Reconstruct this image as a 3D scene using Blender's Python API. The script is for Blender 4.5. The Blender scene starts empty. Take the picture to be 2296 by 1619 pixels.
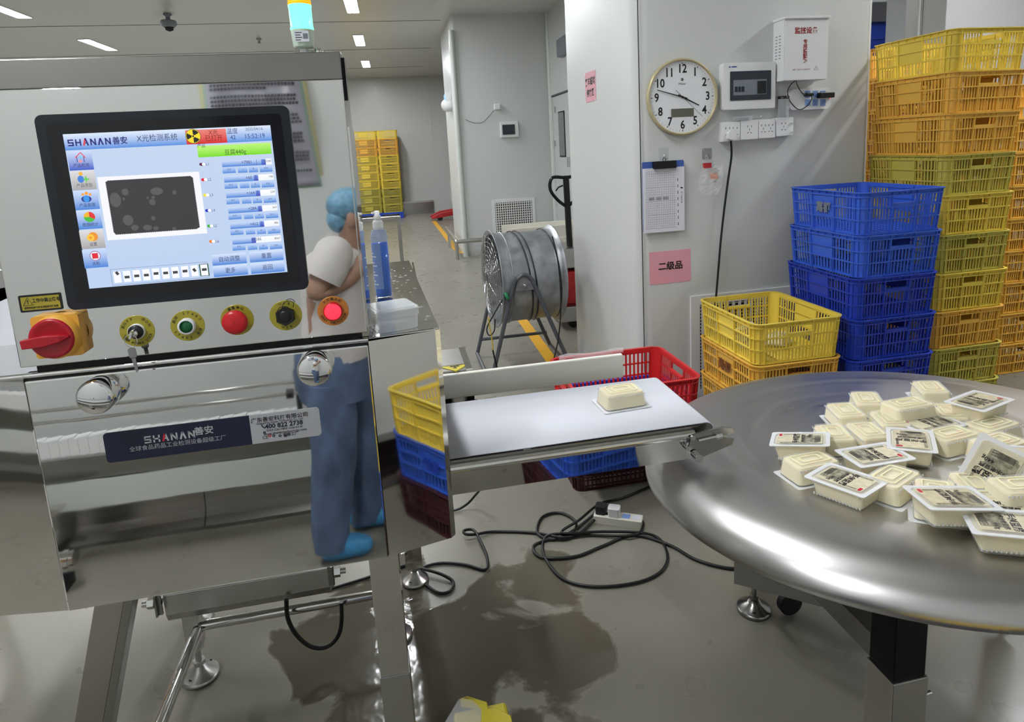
import bpy, math, random
from math import sin, cos, pi, radians, sqrt, atan2
from mathutils import Vector as V, Matrix, Quaternion
random.seed(7)
SC = bpy.context.scene
COL = SC.collection

# ------------------------------------------------------------ camera (shifted principal point, photo frame 2296 x 1619)
PX, PY, EYE = 1165.0, 580.0, 1.77
vd = V((876 - PX, 345 - PY)); vx = V((8750 - PX, -77 - PY))
FOC = sqrt(-(vd.dot(vx)))
Yc = V((vd.x, vd.y, FOC)).normalized(); Xc = V((vx.x, vx.y, FOC)).normalized()
Uc = Yc.cross(Xc).normalized()
if Uc.y > 0: Uc = -Uc
R = Matrix((Xc, Yc, Uc))
EYEP = V((0, 0, EYE))
cam_d = bpy.data.cameras.new('camera'); cam = bpy.data.objects.new('camera', cam_d); COL.objects.link(cam)
right, upv, fwd = R @ V((1, 0, 0)), R @ V((0, -1, 0)), R @ V((0, 0, 1))
cam.matrix_world = Matrix.Translation(EYEP) @ Matrix((right, upv, -fwd)).transposed().to_4x4()
cam_d.sensor_width = 36; cam_d.lens = FOC / 2296 * 36
cam_d.shift_x = -(PX - 1148) / 2296; cam_d.shift_y = (PY - 809.5) / 2296
cam_d.clip_start = 0.02
SC.camera = cam
SC.view_settings.view_transform = 'Standard'; SC.view_settings.look = 'None'
SC.view_settings.gamma = 1; SC.view_settings.use_curve_mapping = False
SC.view_settings.exposure = 0.0
SC.cycles.use_denoising = True
SC.cycles.max_bounces = 10; SC.cycles.glossy_bounces = 6; SC.cycles.transparent_max_bounces = 16
SC.cycles.sample_clamp_indirect = 6
LAMP = 124.0
W = bpy.data.worlds.new('world'); SC.world = W; W.use_nodes = True
W.node_tree.nodes['Background'].inputs[0].default_value = (.5, .5, .5, 1)
W.node_tree.nodes['Background'].inputs[1].default_value = .05

# ------------------------------------------------------------ measuring helpers (photo ray -> point in the room)
def ray(px, py): return R @ V(((px - PX) / FOC, (py - PY) / FOC, 1))
def atz(px, py, z): d = ray(px, py); return EYEP + d * ((z - EYE) / d.z)
def aty(px, py, y): d = ray(px, py); return EYEP + d * (y / d.y)
def atx(px, py, x): d = ray(px, py); return EYEP + d * (x / d.x)
def atp(px, py, p, n): d = ray(px, py); return EYEP + d * (V(n).dot(V(p) - EYEP) / V(n).dot(d))

# ------------------------------------------------------------ materials
def lin(c): return tuple(((x / 255) / 12.92 if x / 255 <= .04045 else ((x / 255 + .055) / 1.055) ** 2.4) for x in c)
MATS = {}
def mat(name, rgb, rough=.5, metal=0, bump=0, bscale=40, rvar=0, cvar=0, cscale=8, alpha=1, emis=None, es=1, trans=0, sss=0, ior=1.45, stretch=None, coat=0, coord='Object'):
    m = bpy.data.materials.new(name); m.use_nodes = True; nt = m.node_tree; b = nt.nodes['Principled BSDF']
    c = lin(rgb) if max(rgb) > 1.001 else rgb
    b.inputs['Base Color'].default_value = (*c, 1); b.inputs['Roughness'].default_value = rough; b.inputs['Metallic'].default_value = metal
    b.inputs['IOR'].default_value = ior; b.inputs['Alpha'].default_value = alpha; b.inputs['Transmission Weight'].default_value = trans
    if sss: b.inputs['Subsurface Weight'].default_value = sss; b.inputs['Subsurface Scale'].default_value = .012
    if coat: b.inputs['Coat Weight'].default_value = coat; b.inputs['Coat Roughness'].default_value = .08
    if emis: b.inputs['Emission Color'].default_value = (*lin(emis), 1); b.inputs['Emission Strength'].default_value = es
    if bump or rvar or cvar:
        tc = nt.nodes.new('ShaderNodeTexCoord'); mp = nt.nodes.new('ShaderNodeMapping')
        nt.links.new(tc.outputs[coord], mp.inputs[0])
        if stretch: mp.inputs['Scale'].default_value = stretch
    if bump:
        n = nt.nodes.new('ShaderNodeTexNoise'); n.inputs['Scale'].default_value = bscale; n.inputs['Detail'].default_value = 3
        bp = nt.nodes.new('ShaderNodeBump'); bp.inputs['Strength'].default_value = 1; bp.inputs['Distance'].default_value = bump
        nt.links.new(mp.outputs[0], n.inputs['Vector']); nt.links.new(n.outputs[0], bp.inputs['Height']); nt.links.new(bp.outputs[0], b.inputs['Normal'])
    if rvar or cvar:
        n = nt.nodes.new('ShaderNodeTexNoise'); n.inputs['Scale'].default_value = cscale; n.inputs['Detail'].default_value = 5
        nt.links.new(mp.outputs[0], n.inputs['Vector'])
        if rvar:
            mr = nt.nodes.new('ShaderNodeMapRange'); mr.inputs[1].default_value = .3; mr.inputs[2].default_value = .7
            mr.inputs[3].default_value = max(.01, rough - rvar); mr.inputs[4].default_value = rough + rvar
            nt.links.new(n.outputs[0], mr.inputs[0]); nt.links.new(mr.outputs[0], b.inputs['Roughness'])
        if cvar:
            r = nt.nodes.new('ShaderNodeValToRGB'); r.color_ramp.elements[0].position = .35; r.color_ramp.elements[1].position = .65
            r.color_ramp.elements[0].color = (*[x * (1 - cvar) for x in c], 1); r.color_ramp.elements[1].color = (*[min(1, x * (1 + cvar)) for x in c], 1)
            nt.links.new(n.outputs[0], r.inputs[0]); nt.links.new(r.outputs[0], b.inputs['Base Color'])
    MATS[name] = m; return m
def attr_mat(name, emit):
    m = bpy.data.materials.new(name); m.use_nodes = True; nt = m.node_tree; b = nt.nodes['Principled BSDF']
    a = nt.nodes.new('ShaderNodeVertexColor'); a.layer_name = 'Col'
    if emit:
        b.inputs['Base Color'].default_value = (.01, .01, .01, 1); b.inputs['Roughness'].default_value = .3
        nt.links.new(a.outputs[0], b.inputs['Emission Color']); b.inputs['Emission Strength'].default_value = 1.0
    else:
        nt.links.new(a.outputs[0], b.inputs['Base Color']); b.inputs['Roughness'].default_value = .5
    MATS[name] = m
mat('wall_panel', (203, 206, 204), .32, bump=.0006, bscale=3)
mat('wall_trim', (205, 210, 206), .25)
mat('ceiling_panel', (212, 212, 208), .28, bump=.0006, bscale=2)
mat('mirror_steel', (.72, .715, .69), .035, 1, bump=.0012, bscale=2.2, rvar=.02, cscale=5)
mat('door_steel', (.70, .70, .68), .03, 1, bump=.0007, bscale=2.0, rvar=.015, cscale=5)
mat('plate_steel', (.40, .39, .37), .16, 1)
mat('satin_steel', (.55, .545, .53), .3, 1)
mat('visor_steel', (.20, .195, .185), .18, 1)  # darkened base stands in for the dim reflection on the visor strip
mat('dark_steel', (.30, .30, .29), .25, 1)
mat('tube_steel', (.66, .655, .64), .12, 1)
mat('chrome', (.85, .85, .85), .03, 1)
mat('galvanized', (150, 153, 157), .42, .6, rvar=.1, cvar=.2, cscale=10)
mat('grey_paint', (84, 88, 94), .38, .2)
mat('black_gloss', (14, 16, 22), .12)
mat('black_bezel', (20, 24, 34), .3)
mat('black_plastic', (22, 22, 24), .4)
mat('black_rubber', (26, 28, 30), .55)
mat('cable_rubber', (20, 24, 24), .42)
mat('white_plastic', (226, 228, 228), .35)
mat('offwhite_plastic', (222, 220, 208), .4)
mat('guide_plastic', (232, 232, 222), .35, sss=.1)
mat('belt_white', (206, 209, 218), .55, bump=.0002, bscale=500)
mat('crate_lemon', (232, 206, 82), .38, bump=.0003, bscale=60)
mat('crate_amber', (234, 184, 78), .38, bump=.0003, bscale=60)
mat('crate_olive', (198, 186, 84), .4, bump=.0003, bscale=60)
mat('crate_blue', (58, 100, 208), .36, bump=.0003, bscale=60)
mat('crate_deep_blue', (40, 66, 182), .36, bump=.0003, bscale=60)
mat('crate_red', (196, 40, 44), .36)
mat('crate_maroon', (70, 34, 38), .4)
mat('pallet_blue', (30, 70, 180), .4)
mat('yellow_paint', (226, 170, 30), .4, rvar=.1, cscale=20)
mat('legend_yellow', (160, 150, 48), .35)
mat('legend_orange', (190, 120, 50), .35)
mat('switch_yellow', (222, 165, 62), .4)
mat('switch_red', (170, 22, 38), .3)
mat('button_red', (196, 30, 38), .3)
mat('button_green', (20, 98, 56), .3)
mat('lamp_red', (240, 30, 50), .3, emis=(255, 60, 85), es=1.0)
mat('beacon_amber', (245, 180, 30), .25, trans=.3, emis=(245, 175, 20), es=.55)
mat('beacon_green', (60, 230, 160), .2, emis=(120, 255, 205), es=1.6)
mat('beacon_body', (205, 222, 205), .4, sss=.1)
mat('nameplate_blue', (24, 28, 52), .35)
mat('nameplate_silver', (185, 186, 190), .35, .3)
mat('tofu', (240, 229, 190), .38, sss=.25, bump=.0003, bscale=300, coat=.25)
mat('tray_film', (240, 242, 240), .15, alpha=.22)
mat('tray_rim', (238, 240, 243), .15, alpha=.72)
mat('film_print', (214, 206, 178), .18, cvar=.1, cscale=40, coat=.4)
mat('film_grey', (150, 146, 126), .2, cvar=.35, cscale=90)
mat('ink', (22, 22, 26), .4)
mat('ink_red', (190, 28, 52), .4)
mat('ink_brown', (110, 60, 20), .5)
mat('ink_maroon', (150, 40, 40), .5)
mat('ink_blue', (50, 80, 150), .5)
mat('paper', (222, 224, 232), .6)
mat('pink_paper', (226, 160, 174), .35, coat=.5)
mat('clock_gold', (190, 178, 142), .3, .2)
mat('clock_face', (226, 229, 232), .3)
mat('lcd', (98, 98, 84), .3)
mat('smoked_cover', (44, 52, 62), .1)
mat('breaker_grey', (120, 128, 136), .4)
mat('socket_blue', (130, 160, 215), .4)
mat('clip_blue', (62, 92, 165), .4)
mat('clip_black', (34, 34, 36), .25, .5)
mat('clear_plastic', (240, 243, 246), .08, alpha=.25)
mat('clear_box', (235, 240, 244), .1, alpha=.42)
mat('bag_film', (240, 243, 245), .06, alpha=.28, bump=.004, bscale=35)
mat('bag_orange', (225, 130, 70), .5)
mat('liquid_blue', (28, 84, 215), .08, trans=.15)
mat('bottle_clear', (130, 180, 235), .06, alpha=.3)
mat('bottle_label', (110, 135, 190), .4)
mat('steel_kick', (.34, .33, .32), .22, 1, bump=.001, bscale=3)
mat('dark_gap', (18, 18, 20), .7)
mat('jack_red', (176, 38, 42), .4, cvar=.2, cscale=20)
mat('door_white', (192, 196, 196), .35)
mat('glass_grey', (110, 118, 118), .08)
mat('shutter_blue', (28, 50, 130), .4)
mat('denim', (86, 104, 134), .8, bump=.02, bscale=9, cvar=.28, cscale=9, stretch=(1, 1, .6))
mat('cotton', (206, 202, 200), .8, bump=.015, bscale=8)
mat('skin', (166, 132, 114), .5)
mat('shoe_cover', (70, 150, 205), .45, bump=.006, bscale=60, cvar=.15, cscale=30)
mat('hair_net', (104, 150, 178), .5, bump=.005, bscale=70, cvar=.3, cscale=40)
mat('hair', (24, 20, 18), .5)
mat('poster_paper', (176, 176, 190), .2, coat=.6, bump=.006, bscale=3)
mat('poster_border', (196, 192, 150), .3)
mat('poster_green', (150, 175, 165), .3)
mat('board_white', (232, 232, 232), .35)
mat('grey_gasket', (72, 72, 72), .5)
mat('dustpan_yellow', (205, 190, 50), .35)
mat('rope_yellow', (200, 170, 60), .6)
mat('tag_green', (20, 130, 80), .4)
mat('lens_blue', (150, 190, 250), .2, emis=(150, 190, 255), es=.6)
mat('stand_dark', (40, 40, 44), .14, .9)
mat('printed', (255, 255, 255), .5)
attr_mat('print_ink', False); attr_mat('screen_pixels', True)
m = mat('lamp_glow', (255, 255, 255), .4, emis=(250, 252, 255), es=LAMP)
# floor: epoxy with worn, wet and dusty patches
def floor_mat():
    m = mat('epoxy_floor', (150, 145, 130), .3); nt = m.node_tree; b = nt.nodes['Principled BSDF']; L = nt.links.new
    g = nt.nodes.new('ShaderNodeNewGeometry')
    def noise(s, d=4, dist=0):
        n = nt.nodes.new('ShaderNodeTexNoise'); n.inputs['Scale'].default_value = s; n.inputs['Detail'].default_value = d; n.inputs['Distortion'].default_value = dist
        L(g.outputs['Position'], n.inputs['Vector']); return n
    def ramp(src, a, bb, ca, cb):
        r = nt.nodes.new('ShaderNodeValToRGB'); r.color_ramp.elements[0].position = a; r.color_ramp.elements[1].position = bb
        r.color_ramp.elements[0].color = (*ca, 1); r.color_ramp.elements[1].color = (*cb, 1); L(src, r.inputs[0]); return r
    big = ramp(noise(1.3, 4).outputs[0], .35, .65, lin((126, 123, 112)), lin((136, 133, 122)))
    # wet area under the machine: distance mask around a point, broken up by noise
    sub = nt.nodes.new('ShaderNodeVectorMath'); sub.operation = 'DISTANCE'; sub.inputs[1].default_value = (-.05, 1.95, 0); L(g.outputs['Position'], sub.inputs[0])
    n2 = noise(3.2, 5, .6); ad = nt.nodes.new('ShaderNodeMath'); ad.operation = 'MULTIPLY_ADD'; ad.inputs[1].default_value = 2.2
    L(n2.outputs[0], ad.inputs[0]); L(sub.outputs['Value'], ad.inputs[2])
    wet = ramp(ad.outputs[0], .0, 1, (1, 1, 1), (0, 0, 0)); wet.color_ramp.interpolation = 'LINEAR'
    mr = nt.nodes.new('ShaderNodeMapRange'); mr.inputs[1].default_value = 1.56; mr.inputs[2].default_value = 1.66; mr.inputs[3].default_value = 1; mr.inputs[4].default_value = 0; mr.clamp = True
    L(ad.outputs[0], mr.inputs[0]); nt.nodes.remove(wet)
    mx = nt.nodes.new('ShaderNodeMix'); mx.data_type = 'RGBA'; L(mr.outputs[0], mx.inputs['Factor']); L(big.outputs[0], mx.inputs['A']); mx.inputs['B'].default_value = (*lin((92, 88, 76)), 1)
    L(mx.outputs['Result'], b.inputs['Base Color'])
    n3 = noise(5, 4); m3 = nt.nodes.new('ShaderNodeMapRange'); m3.inputs[1].default_value = .3; m3.inputs[2].default_value = .7; m3.inputs[3].default_value = .26; m3.inputs[4].default_value = .34
    L(n3.outputs[0], m3.inputs[0])
    m4 = nt.nodes.new('ShaderNodeMix'); m4.data_type = 'FLOAT'; L(mr.outputs[0], m4.inputs[0]); L(m3.outputs[0], m4.inputs[2]); m4.inputs[3].default_value = .08
    L(m4.outputs[0], b.inputs['Roughness'])
    bp = nt.nodes.new('ShaderNodeBump'); bp.inputs['Distance'].default_value = .0012; n5 = noise(14, 2)
    ml = nt.nodes.new('ShaderNodeMath'); ml.operation = 'MULTIPLY'; L(n5.outputs[0], ml.inputs[0]); L(mr.outputs[0], ml.inputs[1]); L(ml.outputs[0], bp.inputs['Height']); L(bp.outputs[0], b.inputs['Normal'])
floor_mat()
# turntable steel: concentric brushing
def table_mat():
    m = mat('turntable_steel', (.5, .495, .485), .26, 1); nt = m.node_tree; b = nt.nodes['Principled BSDF']; L = nt.links.new
    tc = nt.nodes.new('ShaderNodeTexCoord'); sp = nt.nodes.new('ShaderNodeSeparateXYZ'); L(tc.outputs['Object'], sp.inputs[0])
    at = nt.nodes.new('ShaderNodeMath'); at.operation = 'ARCTAN2'; L(sp.outputs[1], at.inputs[0]); L(sp.outputs[0], at.inputs[1])
    ln = nt.nodes.new('ShaderNodeVectorMath'); ln.operation = 'LENGTH'; L(tc.outputs['Object'], ln.inputs[0])
    cb = nt.nodes.new('ShaderNodeCombineXYZ')
    a2 = nt.nodes.new('ShaderNodeMath'); a2.operation = 'MULTIPLY'; a2.inputs[1].default_value = .5; L(at.outputs[0], a2.inputs[0]); L(a2.outputs[0], cb.inputs[0])
    r2 = nt.nodes.new('ShaderNodeMath'); r2.operation = 'MULTIPLY'; r2.inputs[1].default_value = 14; L(ln.outputs['Value'], r2.inputs[0]); L(r2.outputs[0], cb.inputs[1])
    n = nt.nodes.new('ShaderNodeTexNoise'); n.inputs['Scale'].default_value = 1.6; n.inputs['Detail'].default_value = 6; L(cb.outputs[0], n.inputs['Vector'])
    mr = nt.nodes.new('ShaderNodeMapRange'); mr.inputs[1].default_value = .3; mr.inputs[2].default_value = .7; mr.inputs[3].default_value = .27; mr.inputs[4].default_value = .40
    L(n.outputs[0], mr.inputs[0]); L(mr.outputs[0], b.inputs['Roughness'])
    bp = nt.nodes.new('ShaderNodeBump'); bp.inputs['Distance'].default_value = .00012; L(n.outputs[0], bp.inputs['Height']); L(bp.outputs[0], b.inputs['Normal'])
table_mat()

# ------------------------------------------------------------ mesh builder
class B:
    def __init__(s, M=None): s.v = []; s.f = []; s.m = []; s.sm = []; s.c = []; s.mats = []; s.M = M; s.col = False
    def mi(s, n):
        if n not in s.mats: s.mats.append(n)
        return s.mats.index(n)
    def add(s, vs, fs, m, smooth=False, M=None, col=None):
        k = len(s.v); T = M if M is not None else None
        for p in vs:
            p = V(p)
            if T is not None: p = T @ p
            if s.M is not None: p = s.M @ p
            s.v.append(p)
        i = s.mi(m)
        for f in fs:
            s.f.append([a + k for a in f]); s.m.append(i); s.sm.append(smooth)
            if col is None: s.c.append([(1, 1, 1)] * len(f))
            elif isinstance(col, list): s.c.append([col[a] for a in f]); s.col = True
            else: s.c.append([col] * len(f)); s.col = True
        return s
    def box(s, x0, x1, y0, y1, z0, z1, m, M=None, col=None):
        vs = [(x0, y0, z0), (x1, y0, z0), (x1, y1, z0), (x0, y1, z0), (x0, y0, z1), (x1, y0, z1), (x1, y1, z1), (x0, y1, z1)]
        return s.add(vs, [(0, 3, 2, 1), (4, 5, 6, 7), (0, 1, 5, 4), (1, 2, 6, 5), (2, 3, 7, 6), (3, 0, 4, 7)], m, False, M, col)
    def prism(s, pts, z0, z1, m, M=None, smooth=False, col=None):
        n = len(pts); vs = [(x, y, z0) for x, y in pts] + [(x, y, z1) for x, y in pts]
        s.add(vs, [list(range(n))[::-1], list(range(n, 2 * n))], m, False, M, col)
        return s.add(vs, [(i, (i + 1) % n, n + (i + 1) % n, n + i) for i in range(n)], m, smooth, M, col)
    def hull(s, secs, m, M=None, smooth=False, caps=True, closed=False):   # list of rings with the same vertex count
        n = len(secs[0]); vs = [p for r in secs for p in r]; fs = []
        for k in range(len(secs) - (0 if closed else 1)):
            a, b = k * n, ((k + 1) % len(secs)) * n
            fs += [(a + i, a + (i + 1) % n, b + (i + 1) % n, b + i) for i in range(n)]
        s.add(vs, fs, m, smooth, M)
        if caps and not closed:
            s.add(secs[0], [list(range(n))[::-1]], m, False, M); s.add(secs[-1], [list(range(n))], m, False, M)
        return s
    def cyl(s, p0, p1, r, m, seg=20, r2=None, smooth=True, caps=True, M=None):
        p0, p1 = V(p0), V(p1); r2 = r if r2 is None else r2; q = (p1 - p0).to_track_quat('Z', 'Y')
        c = [(cos(2 * pi * i / seg), sin(2 * pi * i / seg)) for i in range(seg)]
        return s.hull([[p0 + q @ V((x * r, y * r, 0)) for x, y in c], [p1 + q @ V((x * r2, y * r2, 0)) for x, y in c]], m, M, smooth, caps)
    def tube(s, pts, r, m, seg=10, closed=False, M=None):
        pts = [V(p) for p in pts]; secs = []; n = len(pts); up = V((0, 0, 1)); pn = None
        for i, p in enumerate(pts):
            a = pts[(i - 1) % n] if (closed or i > 0) else p; b = pts[(i + 1) % n] if (closed or i < n - 1) else p
            t = (b - a).normalized()
            if pn is None: pn = t.orthogonal().normalized()
            pn = (pn - t * pn.dot(t)).normalized(); bn = t.cross(pn)
            secs.append([p + (pn * cos(2 * pi * k / seg) + bn * sin(2 * pi * k / seg)) * r for k in range(seg)])
        return s.hull(secs, m, M, True, True, closed)
    def lathe(s, prof, m, seg=32, M=None, smooth=True, a0=0, a1=2 * pi):
        full = abs(a1 - a0 - 2 * pi) < 1e-6; n = seg if full else seg + 1
        vs = [(r * cos(a0 + (a1 - a0) * k / seg), r * sin(a0 + (a1 - a0) * k / seg), z) for r, z in prof for k in range(n)]
        fs = []
        for j in range(len(prof) - 1):
            for k in range(seg):
                k2 = (k + 1) % n; fs.append((j * n + k, j * n + k2, (j + 1) * n + k2, (j + 1) * n + k))
        return s.add(vs, fs, m, smooth, M)
    def disc(s, r, z, m, seg=32, M=None, col=None): return s.add([(r * cos(2 * pi * k / seg), r * sin(2 * pi * k / seg), z) for k in range(seg)], [list(range(seg))], m, False, M, col)
    def ball(s, c, r, m, seg=12, rings=8, M=None):
        c = V(c); r = V((r, r, r)) if not hasattr(r, '__len__') else V(r)
        vs = [(c.x + r.x * sin(pi * j / rings) * cos(2 * pi * k / seg), c.y + r.y * sin(pi * j / rings) * sin(2 * pi * k / seg), c.z + r.z * cos(pi * j / rings)) for j in range(rings + 1) for k in range(seg)]
        return s.add(vs, [(j * seg + k, (j + 1) * seg + k, (j + 1) * seg + (k + 1) % seg, j * seg + (k + 1) % seg) for j in range(rings) for k in range(seg)], m, True, M)
    def quad(s, a, b, c, d, m, col=None, M=None): return s.add([a, b, c, d], [(0, 1, 2, 3)], m, False, M, col)
    def text(s, t, size, m, M, align='CENTER', wt=0, sx=1, col=None, res=2):
        cu = bpy.data.curves.new('t', 'FONT'); cu.body = t; cu.size = size; cu.align_x = align; cu.align_y = 'CENTER'; cu.resolution_u = res; cu.offset = wt * size
        o = bpy.data.objects.new('t', cu); me = o.to_mesh()
        s.add([(p.co.x * sx, p.co.y, p.co.z) for p in me.vertices], [list(p.vertices) for p in me.polygons], m, False, M, col)
        o.to_mesh_clear(); bpy.data.objects.remove(o); bpy.data.curves.remove(cu); return s
    def mesh(s, name, loc=V((0, 0, 0))):
        me = bpy.data.meshes.new(name); loc = V(loc)
        me.from_pydata([p - loc for p in s.v], [], s.f)
        for n in s.mats: me.materials.append(MATS[n])
        me.polygons.foreach_set('material_index', s.m); me.polygons.foreach_set('use_smooth', s.sm)
        if s.col:
            at = me.color_attributes.new('Col', 'FLOAT_COLOR', 'CORNER')
            at.data.foreach_set('color', [x for f in s.c for c in f for x in (*c, 1)])
        me.update(); return me
    def obj(s, name, parent=None, loc=None, bev=0, label=None, cat=None, group=None, kind=None, local=False):
        # world-space vertices; origin at loc (or parent's origin).  local=True: vertices already relative to the parent
        if local: base = V((0, 0, 0)); place = V((0, 0, 0))
        else:
            base = V(loc) if loc is not None else (parent.matrix_world.translation.copy() if parent else V((0, 0, 0)))
            place = base
        o = bpy.data.objects.new(name, s.mesh(name, base)); COL.objects.link(o)
        if parent is not None:
            o.parent = parent
            o.location = V((0, 0, 0)) if local else base - parent['_o'] if '_o' in parent else base - worldloc(parent)
        else: o.location = place
        if bev:
            b = o.modifiers.new('bevel', 'BEVEL'); b.width = bev; b.segments = 2; b.limit_method = 'ANGLE'; b.angle_limit = radians(40)
        if label: o['label'] = label
        if cat: o['category'] = cat
        if group: o['group'] = group
        if kind: o['kind'] = kind
        return o
def worldloc(o):
    p = V(o.location)
    while o.parent is not None: o = o.parent; p += V(o.location)
    return p
_obj = B.obj
def obj(s, name, parent=None, loc=None, **k):
    if parent is not None and not k.get('local') and loc is None: loc = worldloc(parent)
    return _obj(s, name, parent, loc, **k)
B.obj = obj
def empty(name, label, cat, loc, group=None, rot=None):
    o = bpy.data.objects.new(name, None); COL.objects.link(o); o.location = loc; o.empty_display_size = .05
    if rot is not None: o.rotation_mode = 'QUATERNION'; o.rotation_quaternion = rot
    o['label'] = label; o['category'] = cat
    if group: o['group'] = group
    return o
def copy_tree(o, parent=None):
    c = o.copy(); COL.objects.link(c)
    if parent is not None: c.parent = parent
    for ch in list(o.children): copy_tree(ch, c)
    return c
def struct(b, name, bev=0, **k): return b.obj(name, kind='structure', bev=bev, **k)
def part(b, name, parent, **k): return b.obj(name, parent, **k)
def basis(o, x, y):    # local x,y -> world dirs
    x = V(x).normalized(); y = V(y).normalized(); z = x.cross(y)
    return Matrix.Translation(V(o)) @ Matrix((x, y, z)).transposed().to_4x4()
def face(o): return basis(o, (1, 0, 0), (0, 0, 1))      # plane facing -y (towards the camera): local x right, y up, z to the viewer
def rrect(w, h, r, n=5, cx=0, cy=0):
    out = []
    for sx, sy, a in ((1, 1, 0), (-1, 1, 90), (-1, -1, 180), (1, -1, 270)):
        for k in range(n + 1):
            t = radians(a + 90 * k / n); out.append((cx + sx * (w / 2 - r) + r * cos(t), cy + sy * (h / 2 - r) + r * sin(t)))
    return out
def spline(pts, n=8, closed=False):
    pts = [V(p) for p in pts]; out = []; L = len(pts)
    for i in range(L if closed else L - 1):
        g = (lambda j: pts[j % L]) if closed else (lambda j: pts[max(0, min(L - 1, j))])
        a, b, c, d = g(i - 1), g(i), g(i + 1), g(i + 2)
        for k in range(n):
            t = k / n; out.append(.5 * ((2 * b) + (c - a) * t + (2 * a - 5 * b + 4 * c - d) * t * t + (3 * b - a - 3 * c + d) * t ** 3))
    if not closed: out.append(pts[-1])
    return out

# ============================================================ THE SETTING
CEIL = 3.9
b = B(); b.box(-12, 8, -.6, 21, -.1, 0, 'epoxy_floor'); struct(b, 'floor')
b = B(); b.box(-12, 8, -.6, 21, CEIL, CEIL + .1, 'ceiling_panel')
fl = struct(b, 'ceiling')
for i, y in enumerate((2.4, 5.3, 8.2, 11.07, 13.9, 16.8)):
    b = B(); b.box(-11.9, 3.2 if y < 11 else 1.0, y - .006, y + .006, CEIL - .004, CEIL, 'grey_gasket'); struct(b, 'trim_%d' % (i + 1))
WY = 3.6                                                    # the wall that carries the clock
WX0, WX1, WYB = 1.42, aty(1952, 300, WY).x, 5.03
def wall_block(x0, x1, y0, y1, rads, name, m='wall_panel'):
    pts = []
    for (cx, cy, a, r) in ((x1, y1, 0, rads[0]), (x0, y1, 90, rads[1]), (x0, y0, 180, rads[2]), (x1, y0, 270, rads[3])):
        sx = -1 if cx == x1 else 1; sy = -1 if cy == y1 else 1
        if r == 0: pts.append((cx, cy)); continue
        for k in range(7):
            t = radians(a + 15 * k); pts.append((cx + sx * r + r * cos(t), cy + sy * r + r * sin(t)))
    b = B(); b.prism(pts, 0, CEIL, m, smooth=True)
    o = struct(b, name)
    me = o.data
    md = o.modifiers.new('e', 'EDGE_SPLIT'); md.split_angle = radians(40); return o
wall_block(WX0, WX1, WY, WYB, (0, 0, .09, .06), 'wall_right')
for i, px in enumerate((1437, 1938)):
    x = aty(px, 400, WY).x; b = B(); b.box(x - .003, x + .003, WY - .003, WY, 0, CEIL, 'board_white' if i else 'grey_gasket'); struct(b, 'trim_%d' % (7 + i))
# floor strip along the foot of this wall
wall_block(1.1, 2.75, 10.6, 12.5, (0, 0, .07, 0), 'wall_recess')
b = B(); b.box(2.68, 2.78, WYB, 10.6, 0, CEIL, 'wall_panel'); struct(b, 'wall_side')
b = B(); b.cyl((2.68, 10.55, 0), (2.68, 10.55, CEIL), .04, 'wall_trim', 12); struct(b, 'trim_9')
b = B(); b.cyl((1.1, 10.58, 0), (1.1, 10.58, CEIL - .25), .045, 'wall_trim', 12); struct(b, 'trim_10')
FY = 18.9
b = B(); b.box(-12, 8, FY, FY + .1, 0, CEIL, 'wall_panel'); struct(b, 'wall_far')
for i, px in enumerate((852, 968)):
    x = aty(px, 300, FY).x; b = B(); b.box(x - .012, x + .012, FY - .006, FY, .4, CEIL, 'wall_trim'); struct(b, 'trim_%d' % (11 + i))
b = B(); b.box(-12, 1.1, FY - .07, FY, 0, .36, 'steel_kick'); b.box(-12, 1.1, FY - .1, FY, .33, .38, 'satin_steel'); struct(b, 'baseboard_far')
b = B(); b.box(-12.1, -12, -.6, 21, 0, CEIL, 'wall_panel'); struct(b, 'wall_left')
b = B(); b.box(8, 8.1, -.6, 21, 0, CEIL, 'wall_panel'); struct(b, 'wall_outer')
BY = -.33
b = B(); b.box(-12, 8, BY - .1, BY, 0, CEIL, 'wall_panel'); struct(b, 'wall_back')
# rounded steel kerb along the back wall (mirrored in the machine)
for i, (x0, x1) in enumerate(((-9.4, -1.05), (-1.045, 1.6), (1.605, 7.9))):
    b = B(); pr = [(BY, 0), (-.205, 0), (-.205, .02), (-.235, .05), (-.25, .09), (-.255, .14), (-.255, .25), (BY, .25)]
    b.hull([[(x0, y, z) for y, z in pr], [(x1, y, z) for y, z in pr]], 'steel_kick', smooth=False); struct(b, 'baseboard_back' if i == 0 else 'trim_%d' % (30 + i))
# right background: white board wall, steel column, blue shutter
p = aty(2120, 60, 5.6)
mat('board_matt', (172, 172, 174), .5)
b = B(); b.box(p.x, 8, 5.6, 5.7, 0, CEIL, 'board_matt'); struct(b, 'wall_beyond')
pc0, pc1 = aty(2030, 60, 5.5).x, aty(2119, 60, 5.5).x
mat('column_steel', (.62, .62, .61), .3, 1)
b = B(); b.box(pc0, pc1, 5.5, 5.75, 0, CEIL, 'column_steel'); xm = pc0 + .36 * (pc1 - pc0)
b.cyl((xm, 5.5, 0), (xm, 5.5, CEIL), .035, 'tube_steel', 12); struct(b, 'trim_20')
b = B(); b.box(2.79, 8, 7.7, 7.8, 0, CEIL, 'wall_panel'); struct(b, 'wall_end')
b = B(); zt = aty(2000, 46, 7.5).z
nsl = 14
b.box(3.6, 7.9, 7.55, 7.7, zt, zt + .24, 'satin_steel'); D1 = struct(b, 'door_1')
for k in range(nsl):
    b = B(); b.box(3.7, 7.8, 7.6, 7.64, zt - (k + 1) * zt / nsl + .008, zt - k * zt / nsl, 'shutter_blue'); b.obj('slat', D1)

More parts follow.
